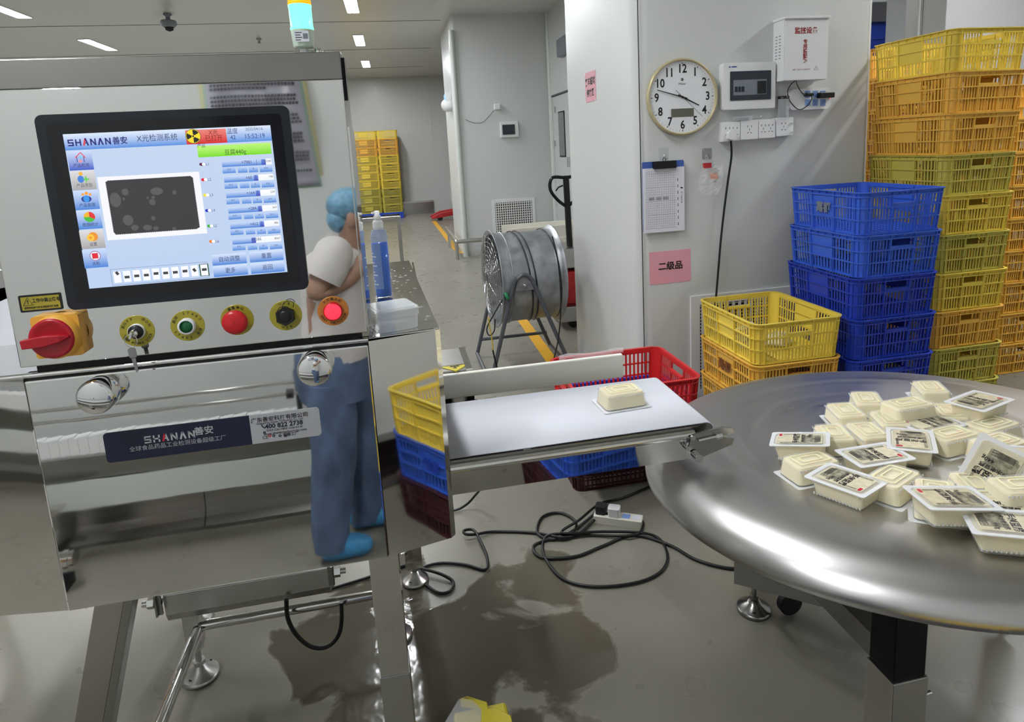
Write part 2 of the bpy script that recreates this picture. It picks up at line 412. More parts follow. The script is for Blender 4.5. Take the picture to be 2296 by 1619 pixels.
# ceiling lamps: frame and glowing diffuser
def lamp(x, y, label):
    t = empty('ceiling_light', label, 'ceiling light', (x, y, CEIL), 'long ceiling light panels')
    b = B(); L, w = .56, .085
    b.box(-w - .01, w + .01, -L - .01, -L, -.015, 0, 'white_plastic').box(-w - .01, w + .01, L, L + .01, -.015, 0, 'white_plastic')
    b.box(-w - .01, -w, -L, L, -.015, 0, 'white_plastic').box(w, w + .01, -L, L, -.015, 0, 'white_plastic'); b.obj('frame', t, local=True)
    b = B(); b.prism(rrect(2 * w, 2 * L, .03, 4), -.012, -.002, 'lamp_glow'); b.obj('diffuser', t, local=True)
    return t
lamp(-.395, 16.04, 'farthest and lowest ceiling light in the frame, above the far yellow crates')
lamp(-.395, 12.8, 'middle one of the three ceiling lights right of the signal tower')
lamp(-.37, 9.8, 'ceiling light cut by the top edge of the photo, right of the signal tower')
lamp(-4.8, 12.7, 'slanting ceiling light above the left half of the control box')
lamp(-4.8, 9.85, 'ceiling light at the extreme left edge of the photo')
for x, y, w in ((-.395, 6.4, 'over the open hall floor'), (-.395, 2.6, 'between the control box and the clock wall'), (-4.8, 6.75, 'over the left hall floor'), (-4.8, 3.6, 'at the left behind the machine'),
                (4.5, 2.5, 'overhead right of the tall crate stack'), (4.9, 6.5, 'overhead in front of the blue shutter'), (5.4, 3.9, 'added beyond the clock wall to brighten the white board'), (-4.8, 15.9, 'in the far left corner of the hall'),  # unseen lamp beyond the clock wall added to brighten the white board
                (-1.7, .3, 'above the photographer'), (-8.6, 12.7, 'added over the far left bay to brighten the far wall'), (-8.6, 9.8, 'added over the middle left bay to brighten the far wall'), (-8.6, 15.9, 'added in the outermost left corner to brighten the far wall')):  # left bay lamps are unseen, added to brighten the far wall
    lamp(x, y, 'ceiling light outside the frame, ' + w)

# yellow floor lines
def strip(name, pts, w, label):
    b = B(); q = [V(p) for p in pts]
    l, r = [], []
    for i, p in enumerate(q):
        d = (q[min(i + 1, len(q) - 1)] - q[max(0, i - 1)]); d.z = 0; d.normalize(); nrm = V((-d.y, d.x, 0)) * w / 2
        l.append(p + nrm); r.append(p - nrm)
    pts2 = l + r[::-1]
    for i in range(len(q) - 1): b.add([l[i], r[i], r[i + 1], l[i + 1], l[i] + V((0, 0, .002)), r[i] + V((0, 0, .002)), r[i + 1] + V((0, 0, .002)), l[i + 1] + V((0, 0, .002))], [(4, 5, 6, 7), (0, 4, 7, 3), (1, 2, 6, 5), (0, 1, 5, 4), (3, 7, 6, 2)], 'yellow_paint')
    o = b.obj(name); o['kind'] = 'structure'; return o
c0, c1, c2, c3 = atz(973, 496, 0), atz(1022, 558, 0), atz(1034, 567, 0), atz(1075, 569, 0)
strip('trim_13', [c0, c0.lerp(c1, .5), c1, V((c1.x + .03, c2.y, 0)), V((c2.x + .2, c3.y, 0)), V((2.6, c3.y, 0))], .10, '')
strip('trim_14', [atz(1150, 688, 0), atz(1235, 806, 0), V((atz(1235, 806, 0).x, 3.9, 0))], .10, '')

# door with a tall window in the side wall, beyond the column
dp = atx(1244, 216, 2.68); dq = atx(1290, 205, 2.68)
D = B(); zt = .5 * (dp.z + dq.z); D.box(2.64, 2.68, dp.y - 1.0, dp.y, .02, zt, 'door_white'); D2 = struct(D, 'door_2')
w0, w1 = atx(1252, 251, 2.64), atx(1269, 352, 2.64)
b = B(); b.box(2.632, 2.64, w0.y - .36, w0.y, w1.z, w0.z, 'dark_gap'); b.box(2.626, 2.633, w0.y - .34, w0.y - .02, w1.z + .02, w0.z - .02, 'glass_grey'); b.obj('window_pane', D2)
for py in (246, 322):
    h = atx(1246, py, 2.64); b = B(); b.cyl((2.62, h.y, h.z - .05), (2.62, h.y, h.z + .05), .012, 'satin_steel', 10); b.obj('hinge', D2)
b = B(); b.box(2.6, 2.64, dp.y - .9, dp.y - .86, zt - 1.1, zt - .95, 'tube_steel'); b.obj('handle', D2)
for y0, y1, z0, z1 in ((dp.y, dp.y + .05, 0, zt + .05), (dp.y - 1.05, dp.y - 1.0, 0, zt + .05)):
    pass
b = B(); b.box(2.62, 2.68, dp.y, dp.y + .03, 0, zt + .03, 'wall_trim'); b.box(2.62, 2.68, dp.y - 1.03, dp.y, zt + .005, zt + .03, 'grey_gasket'); struct(b, 'trim_15')

# air grilles : frame, vertical and horizontal bars are parts
def grille(name, x0, x1, z0, z1, y, nx, nz, label, fw=.03, cat='air grille', tilt=0):
    t = empty(name, label, cat, ((x0 + x1) / 2, y, (z0 + z1) / 2), 'white wall air grilles')
    b = B(); b.box(x0, x1, y - .014, y, z1 - fw, z1, 'white_plastic').box(x0, x1, y - .014, y, z0, z0 + fw, 'white_plastic').box(x0, x0 + fw, y - .014, y, z0 + fw, z1 - fw, 'white_plastic').box(x1 - fw, x1, y - .014, y, z0 + fw, z1 - fw, 'white_plastic'); b.obj('frame', t)
    b = B(); b.box(x0 + fw, x1 - fw, y - .001, y + .001, z0 + fw, z1 - fw, 'dark_gap'); b.obj('backing', t)
    for k in range(nx):
        xx = x0 + fw + (k + .5) * (x1 - x0 - 2 * fw) / nx; bw = (x1 - x0 - 2 * fw) / nx * .2
        b = B(); b.box(xx - bw, xx + bw, y - .012, y - .004, z0 + fw, z1 - fw, 'white_plastic'); b.obj('vane', t)
    if nz:
        b = B()
        for k in range(nz):
            zz = z0 + fw + (k + .5) * (z1 - z0 - 2 * fw) / nz; bw = (z1 - z0 - 2 * fw) / nz * .16
            b.box(x0 + fw, x1 - fw, y - .005, y - .002, zz - bw, zz + bw, 'offwhite_plastic')
        b.obj('crossbars', t)['kind'] = 'stuff'
    return t
a, c = aty(1102, 449, 10.6), aty(1203, 540, 10.6)
grille('air_grille', a.x, c.x, c.z, a.z, 10.6, 17, 16, 'square white air grille low on the recessed wall above the fan', .05)
a, c = aty(1008, 405, FY), aty(1046, 452, FY)
grille('air_grille', a.x, c.x + .1, c.z, a.z, FY, 8, 0, 'small far air grille with vertical vanes left of the white column', .05)
a = aty(1547, 664, WY); c = aty(1800, 640, WY)
grille('air_grille', a.x, 2.55, .12, a.z, WY, 16, 26, 'large white-framed air grille low on the clock wall behind the yellow crates', .06)

# ============================================================ X-RAY INSPECTION MACHINE
FYm = 1.46; YB = 1.448
def mp(px, py, y=FYm): return aty(px, py, y)
XL = aty(60, 850, FYm).x; XR = aty(829, 754, FYm).x
XR2 = aty(869, 1248, FYm).x; XRm = (XR + XR2) / 2; XLm = aty(148, 1340, FYm).x
ZT = 1.351; ZB = .797; ZBX = 1.371; ZBT = 1.991
MACH = empty('inspection_machine', 'polished steel x-ray inspection machine with touch screen filling the left half', 'machine', (-.45, 1.9, 0))
wa = radians(10.9); WL = .16
RX, RY = .0685, 1.494
LX, LY = XLm - .21, FYm + .045
b = B()
b.add([(XRm, FYm + .01, ZB), (RX, RY + .0, ZB), (RX, RY, ZT), (XRm, FYm + .01, ZT)], [(0, 1, 2, 3)], 'mirror_steel'); 
b.add([(XRm, FYm, ZB), (RX, RY, ZB), (RX, RY, ZT - .004), (XRm, FYm, ZT - .004), (RX + .012, RY + .012, ZB), (RX + .012, RY + .012, ZT - .004)], [(0, 1, 2, 3), (1, 4, 5, 2)], 'mirror_steel')
b.obj('side_wing', MACH)
b = B(); b.add([(XLm, FYm, ZB), (LX, LY, ZB - .01), (LX, LY, ZT), (XLm, FYm, ZT)], [(3, 2, 1, 0)], 'mirror_steel'); b.obj('side_wing', MACH)
# front door panel of the cabinet, slightly proud, thin black seams around it
b = B(); b.box(XLm + .002, XRm - .0015, FYm - .004, FYm + .02, ZB, ZT - .012, 'door_steel'); b.obj('front_door', MACH, bev=.003)
b = B(); b.box(XLm - .001, XRm + .001, FYm + .004, FYm + .03, ZB + .002, ZT, 'dark_gap'); b.obj('door_gasket', MACH)
# cabinet body behind: hood top, walls, belly
HB = 2.52
b = B()
top = [(XLm - .21, LY), (XLm, FYm + .012), (XRm, FYm + .012), (RX + .01, RY + .008), (.035, HB), (XLm - .2, HB)]
b.prism(top, ZT - .006, ZT, 'mirror_steel')
bot = [(XLm - .21, LY + .01), (XLm, FYm + .03), (XRm, FYm + .03), (RX, RY + .012), (.035, HB), (XLm - .2, HB)]
b.prism(bot, ZB, ZB + .005, 'satin_steel')
b.box(XLm - .21, .035, HB - .006, HB, ZB, ZT - .006, 'mirror_steel')
b.obj('cabinet', MACH, bev=.0015)
# right side wall with the tunnel opening that the belt leaves through
b = B(); x0, x1 = .045, .052
b.box(x0, x1, 2.07, HB, ZB, ZT - .008, 'mirror_steel').box(x0, x1, 1.51, 2.07, 1.14, ZT - .008, 'mirror_steel'); b.obj('tunnel_side', MACH)
for k in range(7):
    y = 1.63 + k * .06; b = B(); b.box(.03, .034, y, y + .055, .985, 1.14, 'dark_steel'); b.obj('curtain_strip', MACH)
# rolled edge under the control box
b = B(); b.cyl((XLm - .2, FYm + .006, ZT - .002), (XRm, FYm + .006, ZT - .002), .006, 'chrome', 10); b.obj('rolled_edge', MACH)
# control box
bx0, bx1 = aty(45, 824, YB).x, aty(823, 745, YB).x; bl = aty(0, 134, YB).x; zb = aty(823, 745, YB).z; zt = aty(757, 114, YB).z; zv = aty(763, 177, YB).z
b = B(); b.box(bx0, bx1, YB, YB + .2, zb, zv, 'door_steel'); CB = b.obj('control_box', MACH, bev=.002)
b = B(); hy = .03   # visor strip: leans back a little
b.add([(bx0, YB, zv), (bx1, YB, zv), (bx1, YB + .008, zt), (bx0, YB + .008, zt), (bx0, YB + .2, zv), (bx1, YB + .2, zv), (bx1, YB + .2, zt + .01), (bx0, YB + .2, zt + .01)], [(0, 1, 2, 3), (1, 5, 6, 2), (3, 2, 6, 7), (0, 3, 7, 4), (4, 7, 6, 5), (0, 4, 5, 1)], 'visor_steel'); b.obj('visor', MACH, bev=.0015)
b = B(); b.box(bx1, bx1 + .006, YB + .03, YB + .036, zt - .1, zt - .01, 'dark_gap').box(bx1, bx1 + .004, YB + .01, YB + .19, zb + .01, zv - .1, 'mirror_steel'); b.obj('box_side_seam', MACH)
b = B(); b.box(bx0 + .02, bx1 - .02, YB + .02, FYm + .12, ZT - .004, zb, 'dark_gap'); b.obj('box_foot', MACH)
b = B()
for k in range(16): b.ball((bx1 + .012, 1.47 + k * .03, ZT + .004), .0028, 'chrome', 8, 6)
b.obj('bolts', MACH)
# knob-like polished latches on the door
for px, py, bpx, bpy_ in ((211, 893, 222, 885), (704, 832, 710, 830)):
    c = aty(px, py, FYm - .05); cb = aty(px, py, FYm)
    cx, cz = c.x, c.z; r = .037
    M = basis((cx, FYm - .004, cz), (1, 0, 0), (0, 0, 1))
    b = B(); b.lathe([(0.001, .0475), (r - .006, .0475), (r - .002, .045), (r, .041), (r + .0005, .03), (r + .0005, .012), (r - .002, .004), (r - .004, 0)], 'chrome', 48, M); b.obj('latch_knob', MACH)
# nameplate
c = [aty(232, 971, FYm), aty(716, 910, FYm), aty(721, 974, FYm), aty(243, 1036, FYm)]
nx0, nx1 = (c[0].x + c[3].x) / 2, (c[1].x + c[2].x) / 2; nz1, nz0 = (c[0].z + c[1].z) / 2, (c[2].z + c[3].z) / 2
ns = aty(563, 960, FYm).x; ny = FYm - .0062; kz = FYm / FOC
def plate_outline(x0, x1, z0, z1, r, left, right):
    pts = []
    for (x, z, a, on) in ((x1, z1, 0, right), (x0, z1, 90, left), (x0, z0, 180, left), (x1, z0, 270, right)):
        if not on: pts.append((x, z)); continue
        sx = -1 if x == x1 else 1; sz = -1 if z == z1 else 1
        for k in range(5): t = radians(a + 22.5 * k); pts.append((x + sx * r + r * cos(t), z + sz * r + r * sin(t)))
    return pts
b = B(); b.prism(plate_outline(nx0, ns, nz0, nz1, .008, 1, 0), 0, .0015, 'nameplate_blue', M=face((0, FYm - .004, 0))); NP = b.obj('nameplate', MACH)
b = B(); b.prism(plate_outline(ns, nx1, nz0, nz1, .008, 0, 1), 0, .0015, 'nameplate_silver', M=face((0, FYm - .004, 0))); b.obj('contact_panel', NP)
def P2(px, py, y): q = aty(px, py, y); return (q.x, y, q.z)
b = B()
def wordmark(b, cx, cz, y, h, m, mr, asp=.85):     # wide SHANAN wordmark: strokes as polygons, the first A in red
    F = face((cx, y, cz)); w = h * asp; st = h * .2; x = 0
    def poly(pts, mm): b.add([(px_, py_, 0) for px_, py_ in pts], [list(range(len(pts)))], mm, False, F)
    def bar(x0, y0, x1, y1, mm, t=st):
        d = V((x1 - x0, y1 - y0)); n_ = V((-d.y, d.x)).normalized() * t / 2
        poly([(x0 + n_.x, y0 + n_.y), (x0 - n_.x, y0 - n_.y), (x1 - n_.x, y1 - n_.y), (x1 + n_.x, y1 + n_.y)], mm)
    g = w * 1.28; X = -3 * g + .1 * w; hh = h / 2 - st / 2
    for i, ch in enumerate('SHANAN'):
        x = X + i * g
        if ch == 'S':
            bar(x, hh, x + w, hh, m); bar(x, -hh, x + w, -hh, m); bar(x, 0, x + w, 0, m); bar(x + st / 2, hh, x + st / 2, 0, m); bar(x + w - st / 2, 0, x + w - st / 2, -hh, m)
        if ch == 'H': bar(x + st / 2, h / 2, x + st / 2, -h / 2, m); bar(x + w - st / 2, h / 2, x + w - st / 2, -h / 2, m); bar(x, 0, x + w, 0, m)
        if ch == 'A':
            mm = mr if i == 2 else m; k = 1.2 if i == 2 else 1
            bar(x + st / 2, -h / 2, x + w / 2, h / 2 * k, mm, st * 1.15); bar(x + w - st / 2, -h / 2, x + w / 2, h / 2 * k, m if i == 2 else m, st * 1.15)
            if i == 2: bar(x + w * .4, -h * .1, x + w * .62, -h * .1, m, st * .8)
        if ch == 'N': bar(x + st / 2, h / 2, x + st / 2, -h / 2, m); bar(x + w - st / 2, h / 2, x + w - st / 2, -h / 2, m); bar(x + st / 2, h / 2 - st * .3, x + w - st / 2, -h / 2 + st * .3, m)
    return 3 * g
q = aty(379, 980, ny); hw = wordmark(b, q.x + .002, q.z, ny, .0165, 'nameplate_silver', 'ink_red')
q = aty(454, 967, ny); b.text('善安', .0205, 'nameplate_silver', face((q.x + .003, ny, q.z)), wt=.015)
q = aty(400, 995, ny); b.text('全球食品药品工业检测设备超级工厂', .0125, 'nameplate_silver', face((q.x, ny, q.z)))
b.obj('lettering', NP)
b = B()
for (t, px, py, s, wt, mm) in (('广东善安科技有限公司', 627, 937, .0125, .01, 'ink'), ('Guangdong Shanan Technology Co., Ltd', 627, 944.5, .0062, .01, 'ink'), ('400 822 2738', 637, 952, .0148, .03, 'nameplate_blue'),
                               ('0769-23611800 /23616518', 638, 961, .0072, .01, 'ink'), ('www.shanantechnology.com', 640, 968, .0082, .01, 'ink'), ('超级工厂', 652, 973.5, .0085, .02, 'ink'), ('CE', 595, 981, .011, .0, 'ink')):
    q = aty(px, py, ny); b.text(t, s, mm, face((q.x, ny, q.z)), wt=wt)
q = aty(591, 955, ny); Mf = face((q.x, ny, q.z)); b.tube([Mf @ V((-.004, .004, 0)), Mf @ V((-.003, -.001, 0)), Mf @ V((0, -.004, 0)), Mf @ V((.004, -.005, 0))], .0012, 'nameplate_blue', 6)
for px, mm in ((605, 'ink_red'), (614, 'nameplate_blue'), (628, 'nameplate_blue'), (640, 'nameplate_blue')):
    q = aty(px, 977, ny); b.lathe([(.0014, 0), (.0033, 0)], mm, 16, face((q.x, ny, q.z)))
q = aty(593, 970, ny); b.lathe([(.001, 0), (.003, 0)], 'nameplate_blue', 16, face((q.x, ny, q.z)))
b.obj('contact_lettering', NP)

# ---- touch screen
c = [aty(*p, YB) for p in ((85, 258), (645, 237), (696, 646), (150, 696))]
sx0, sx1 = (c[0].x + c[3].x) / 2, (c[1].x + c[2].x) / 2; sz1, sz0 = (c[0].z + c[1].z) / 2, (c[2].z + c[3].z) / 2
b = B(); F0 = face((0, YB, 0)); b.prism(rrect(sx1 - sx0, sz1 - sz0, .014, 5, (sx0 + sx1) / 2, (sz0 + sz1) / 2), 0, .006, 'black_bezel', M=F0); TS = b.obj('touch_screen', MACH, bev=.0015)
b = B(); b.prism(rrect(sx1 - sx0 - .036, sz1 - sz0 - .032, .008, 4, (sx0 + sx1) / 2, (sz0 + sz1) / 2), .006, .0072, 'black_gloss', M=F0); b.obj('screen_glass', TS)
def cq(cx, cy): q = aty(80 + cx / 3.445, 230 + cy / 3.445, YB - .0075); return q.x, q.z
dx0 = (cq(222, 248)[0] + cq(403, 1442)[0]) / 2; dx1 = (cq(1808, 172)[0] + cq(1948, 1305)[0]) / 2
dz1 = (cq(222, 248)[1] + cq(1808, 172)[1]) / 2; dz0 = (cq(403, 1442)[1] + cq(1948, 1305)[1]) / 2
KX, KZ = .000249, .000275
S = B(); sy = [YB - .0075]
def lay(): sy[0] -= .00012
def C3(r): return lin(r)
def srect(x0, x1, z0, z1, top, bot=None, stops=None):
    bot = bot or top; y = sy[0]
    S.add([(x0, y, z0), (x1, y, z0), (x1, y, z1), (x0, y, z1)], [(0, 1, 2, 3)], 'screen_pixels', False, None, [C3(bot), C3(bot), C3(top), C3(top)])
def sc(cx, cy, w, h, top, bot=None): x, z = cq(cx, cy); srect(x - w * KX / 2, x + w * KX / 2, z - h * KZ / 2, z + h * KZ / 2, top, bot)
def stx(t, cx, cy, h, col=(40, 50, 90), wt=0, sx=.88, al='CENTER'): x, z = cq(cx, cy); S.text(t, h * KZ * 1.12, 'screen_pixels', face((x, sy[0], z)), al, wt, sx, C3(col))
def sell(cx, cy, rw, rh, col, n=20, a0=0, a1=360):
    x, z = cq(cx, cy); y = sy[0]; full = a1 - a0 == 360
    pts = [(x + rw * KX * cos(radians(a0 + (a1 - a0) * k / n)), y, z + rh * KZ * sin(radians(a0 + (a1 - a0) * k / n))) for k in range(n if full else n + 1)]
    if not full: pts.append((x, y, z))
    S.add(pts, [list(range(len(pts)))], 'screen_pixels', False, None, C3(col))
srect(dx0, dx1, dz0, dz1, (196, 212, 238), (188, 208, 240))
lay(); hz = cq(240, 370)[1]; srect(dx0, dx1, hz, dz1, (222, 234, 252), (78, 140, 222))
lay(); wx, wz = cq(415, 305)
sc(1318, 262, 315, 104, (236, 130, 120), (214, 26, 24)); lay()
def wm_screen():
    tmp = B(); wordmark(tmp, wx + .0005, wz, sy[0], .0132, 'ink', 'ink_red', .80)
    i_red = tmp.mi('ink_red')
    for f, mi_ in zip(tmp.f, tmp.m):
        S.add([tmp.v[k] for k in f], [list(range(len(f)))], 'screen_pixels', False, None, C3((225, 50, 60)) if mi_ == i_red else C3((38, 40, 120)))
wm_screen()
stx('善安', 652, 297, 52, (38, 40, 120), .02); stx('X光检测系统', 940, 275, 50, (46, 50, 84))
sell(1217, 260, 59, 54, (20, 20, 10), 28); lay(); sell(1217, 260, 56, 51, (245, 220, 40), 28); lay()
for a in (-30, 90, 210): sell(1217, 260, 52, 47, (20, 20, 10), 8, a + 60, a + 120)
lay(); sell(1217, 260, 13, 12, (245, 220, 40), 14); lay(); sell(1217, 260, 8, 7, (20, 20, 10), 12)
stx('X光', 1372, 232, 40, (120, 24, 30)); stx('已打开', 1377, 276, 42, (120, 24, 30)); stx('温度', 1518, 224, 42, (44, 60, 120)); stx('42', 1525, 270, 40, (40, 60, 140))
stx('2025/04/16', 1687, 205, 28, (60, 80, 130)); stx('15:52:19', 1692, 260, 44, (40, 60, 140))
sc(1538, 366, 580, 84, (190, 245, 120), (118, 222, 22)); lay(); stx('产品', 1280, 335, 30, (40, 60, 30)); stx('豆腐440g', 1542, 383, 40, (40, 70, 30))
for i, (n_, cx, cy) in enumerate((('产品检测', 347, 447), ('产品添加', 371, 600), ('产品管理', 394, 753), ('数据统计', 418, 903), ('设置', 441, 1055), ('关机', 463, 1203))):
    g = i in (1, 4); sc(cx, cy, 178, 140, (222, 220, 222) if g else (206, 222, 250), (168, 166, 168) if g else ((52, 84, 196) if i == 0 else (66, 130, 215)))
    lay(); stx(n_, cx + 8, cy + 40, 27, (50, 46, 60) if g else (24, 30, 84)); iy = cy - 20
    if i == 0:
        for a_, b_ in (((-40, 0), (0, -42)), ((0, -42), (40, 0))):
            x0, z0 = cq(cx + a_[0], iy + a_[1]); x1, z1 = cq(cx + b_[0], iy + b_[1]); d = V((x1 - x0, z1 - z0)).normalized(); nn = V((-d.y, d.x)) * .0008
            S.add([(x0 + nn.x, sy[0], z0 + nn.y), (x0 - nn.x, sy[0], z0 - nn.y), (x1 - nn.x, sy[0], z1 - nn.y), (x1 + nn.x, sy[0], z1 + nn.y)], [(0, 1, 2, 3)], 'screen_pixels', False, None, C3((230, 60, 80)))
        sc(cx - 26, iy + 12, 5, 40, (40, 40, 130)); sc(cx + 28, iy + 12, 5, 40, (40, 40, 130)); sell(cx, iy - 4, 11, 11, (120, 200, 235)); sell(cx, iy + 26, 14, 10, (235, 150, 160))
    elif i == 1: sell(cx - 22, iy - 30, 15, 14, (245, 180, 60)); sell(cx - 20, iy + 12, 24, 26, (60, 130, 220)); sc(cx + 20, iy + 12, 12, 42, (110, 205, 90)); sc(cx + 20, iy + 12, 46, 12, (110, 205, 90))
    elif i == 2:
        for dx, dy, r in ((-28, -24, 10), (28, -24, 10), (0, -32, 13)): sell(cx + dx, iy + dy, r, r, (250, 165, 60))
        sell(cx, iy + 12, 38, 24, (40, 60, 150)); lay(); sell(cx, iy + 10, 22, 26, (60, 150, 235))
    elif i == 3: sell(cx, iy, 42, 38, (70, 190, 60), 12, 180, 330); sell(cx, iy, 42, 38, (225, 50, 50), 12, -30, 90); sell(cx, iy, 42, 38, (245, 180, 40), 10, 90, 180)
    elif i == 4: sell(cx + 6, iy + 0, 36, 34, (240, 150, 50)); lay(); sell(cx - 14, iy + 8, 28, 26, (250, 200, 60)); lay(); sell(cx - 14, iy + 8, 11, 10, (240, 150, 50))
    else: sell(cx, iy, 41, 37, (150, 40, 90)); lay(); sell(cx, iy, 37, 33, (225, 235, 250)); lay(); sc(cx, iy, 44, 40, (225, 30, 50))
x0, z1 = cq(520, 574); x1, z0 = cq(1290, 1015)
srect(cq(515, 800)[0], cq(1297, 780)[0], cq(900, 1040)[1], cq(900, 553)[1], (245, 246, 250)); lay()
ex0, ex1, ez0, ez1 = cq(570, 780)[0], cq(1245, 780)[0], cq(905, 1000)[1], cq(905, 583)[1]
pts = []; nsx, nsz = 42, 30; A_ = .0007
for k in range(nsx * 2): pts.append((ex0 + .004 + (ex1 - ex0 - .008) * k / (nsx * 2), ez0 + (A_ if k % 2 else -A_)))
for k in range(nsz * 2): pts.append((ex1 + (A_ if k % 2 else -A_), ez0 + .003 + (ez1 - ez0 - .006) * k / (nsz * 2)))
for k in range(nsx * 2): pts.append((ex1 - .004 - (ex1 - ex0 - .008) * k / (nsx * 2), ez1 + (A_ if k % 2 else -A_) * .7))
for k in range(nsz * 2): pts.append((ex0 + (A_ if k % 2 else -A_), ez1 - .003 - (ez1 - ez0 - .006) * k / (nsz * 2)))
S.add([(x, sy[0], z) for x, z in pts], [list(range(len(pts)))], 'screen_pixels', False, None, C3((52, 52, 54))); lay()
for cx, cy, w, h in ((695, 690, 26, 26), (620, 752, 42, 54), (938, 685, 48, 28), (1075, 693, 16, 16), (905, 768, 24, 24), (868, 735, 12, 9), (912, 732, 14, 11), (718, 908, 40, 40), (770, 965, 28, 22), (868, 965, 34, 22), (932, 970, 20, 16), (912, 893, 16, 16), (1072, 973, 15, 13), (685, 745, 9, 12)): sell(cx, cy, w, h, (86, 86, 88), 18)
for i in range(6):
    ox, oy = 16 * i, 118.5 * i
    col = ((96, 40, 80), (225, 30, 50), (245, 225, 50), (30, 50, 190), (70, 175, 60), (235, 130, 40))[i]
    sc(1290 + ox, 477 + oy, 24, 22, col); sell(1278 + ox, 477 + oy, 12, 11, col, 14); lay(); sell(1300 + ox, 477 + oy - 1, 14, 11, (252, 252, 252), 14); stx('L%d' % (i + 1), 1330 + ox, 476 + oy, 26, (50, 60, 110))
    by = 465 + oy; sc(1634 + ox, by, 396, 46, (250, 252, 255), (240, 244, 250)); lay(); fr = (.88, .69, .69, .69, .69, .48)[i]
    lx0 = cq(1436 + ox, 0 + by + 8)[0] if False else cq(1634 + ox, by)[0] - 198 * KX; zc = cq(1634 + ox, by)[1]
    srect(lx0, lx0 + 396 * KX * fr, zc - 23 * KZ, zc + 23 * KZ, (200, 218, 248), (52, 124, 214)); lay()
    mxx = lx0 + 396 * KX * (fr - (.19 if i == 0 else .05)); srect(lx0 + 396 * KX * (fr - .09), lx0 + 396 * KX * fr, zc - 22 * KZ, zc + 20 * KZ, (110, 140, 220), (60, 80, 190)); lay()
    srect(mxx, mxx + .0006, zc - 23 * KZ, zc + 23 * KZ, (80, 20, 90))
    stx(('+7981', '+60', '+164', '+284', '+412', '+1586')[i], (1632, 1650, 1664, 1678, 1692, 1710)[i], by - 4, 30, (30, 50, 120)); stx(('10240', '146', '239', '369', '486', '8067')[i], (1792, 1818, 1833, 1848, 1862, 1872)[i], by - 13, 22, (50, 50, 70))
    for (dx, w, t) in ((1496, 104, '<<'), (1601, 76, '-'), (1684, 74, '+'), (1781, 102, '>>')):
        yy = 523 + oy - (dx - 1496) * .037; sc(dx + ox, yy, w, 44, (190, 212, 248), (66, 132, 216)); lay(); stx(t, dx + ox, yy - 6, 26, (40, 50, 110))
for t, cx, cy in (('自动调整', 1503, 1204), ('重置', 1788, 1180), ('更多', 1513, 1292), ('返回', 1797, 1268)): sc(cx, cy, 276, 84, (214, 228, 252), (60, 128, 214)); lay(); stx(t, cx, cy, 40, (30, 44, 96))
zc = (cq(975, 1315)[0], cq(975, 1315)[1]); hw_, hh_ = 376 * KX, 62 * KZ
for (a0, a1, b0, b1) in ((-hw_, hw_, hh_ - .0005, hh_), (-hw_, hw_, -hh_, -hh_ + .0005), (-hw_, -hw_ + .0005, -hh_, hh_), (hw_ - .0005, hw_, -hh_, hh_)): srect(zc[0] + a0, zc[0] + a1, zc[1] + b0, zc[1] + b1, (60, 70, 100))
for k in range(10):
    cx, cy = 645 + k * 74.2, 1343 - k * 6.2
    if k == 9: sc(cx, cy, 74, 94, (30, 90, 60)); lay()
    sc(cx, cy, 56, 86, (248, 249, 252)); lay()
    dy = (-30, 5, 2, 2, -4, -2, -1, -4, -6, -4)[k]
    if k in (0, 8):
        x, z = cq(cx - 2, cy + dy + (0 if k == 0 else 0)); w_, h_ = 15 * KX, 10 * KZ; a_ = radians(-60)
        S.add([(x + (u * cos(a_) - v_ * sin(a_)), sy[0], z + (u * sin(a_) + v_ * cos(a_))) for u, v_ in ((-w_, -h_), (w_, -h_), (w_, h_), (-w_, h_))], [(0, 1, 2, 3)], 'screen_pixels', False, None, C3((60, 60, 62)))
    else: sc(cx, cy + dy, 38, 20, (60, 60, 62))
S.obj('display', TS)
# panel operators -------------------------------------------------
def PF(px, py, d=0): q = aty(px, py, YB - d); return face((q.x, YB - d, q.z))
# warning plate
c0, c1 = aty(41, 662, YB), aty(145, 692, YB); wx0, wx1 = c0.x - .001, aty(143, 672, YB).x - .003; wz1, wz0 = aty(92, 659, YB).z, aty(96, 697, YB).z
b = B(); b.prism(rrect(wx1 - wx0, wz1 - wz0, .003, 3, (wx0 + wx1) / 2, (wz0 + wz1) / 2), 0, .0012, 'black_plastic', M=F0); WP = b.obj('warning_plate', MACH)
b = B(); b.prism(rrect(wx1 - wx0 - .008, wz1 - wz0 - .008, .001, 2, (wx0 + wx1) / 2, (wz0 + wz1) / 2), .0012, .0015, 'legend_yellow', M=F0); b.obj('plate_face', WP)
b = B(); wzc = (wz0 + wz1) / 2
b.text('工作中禁止断电', .0098, 'ink', face(((wx0 + wx1) / 2 + .011, YB - .0018, wzc + .0045)), wt=.02, sx=.76); b.text('请等待系统软件关闭后再切断电源', .0051, 'ink', face(((wx0 + wx1) / 2, YB - .0018, wzc - .0095)), wt=.02, sx=.82)
T = face((wx0 + .0165, YB - .0018, wzc + .0035)); tr = [(-.009, -.007), (.009, -.007), (0, .009)]
b.tube([T @ V((x, y, 0)) for x, y in tr], .0006, 'ink', 6, closed=True); b.text('!', .012, 'ink', T @ Matrix.Translation((0, -.001, 0)), wt=.03); b.obj('lettering', WP)
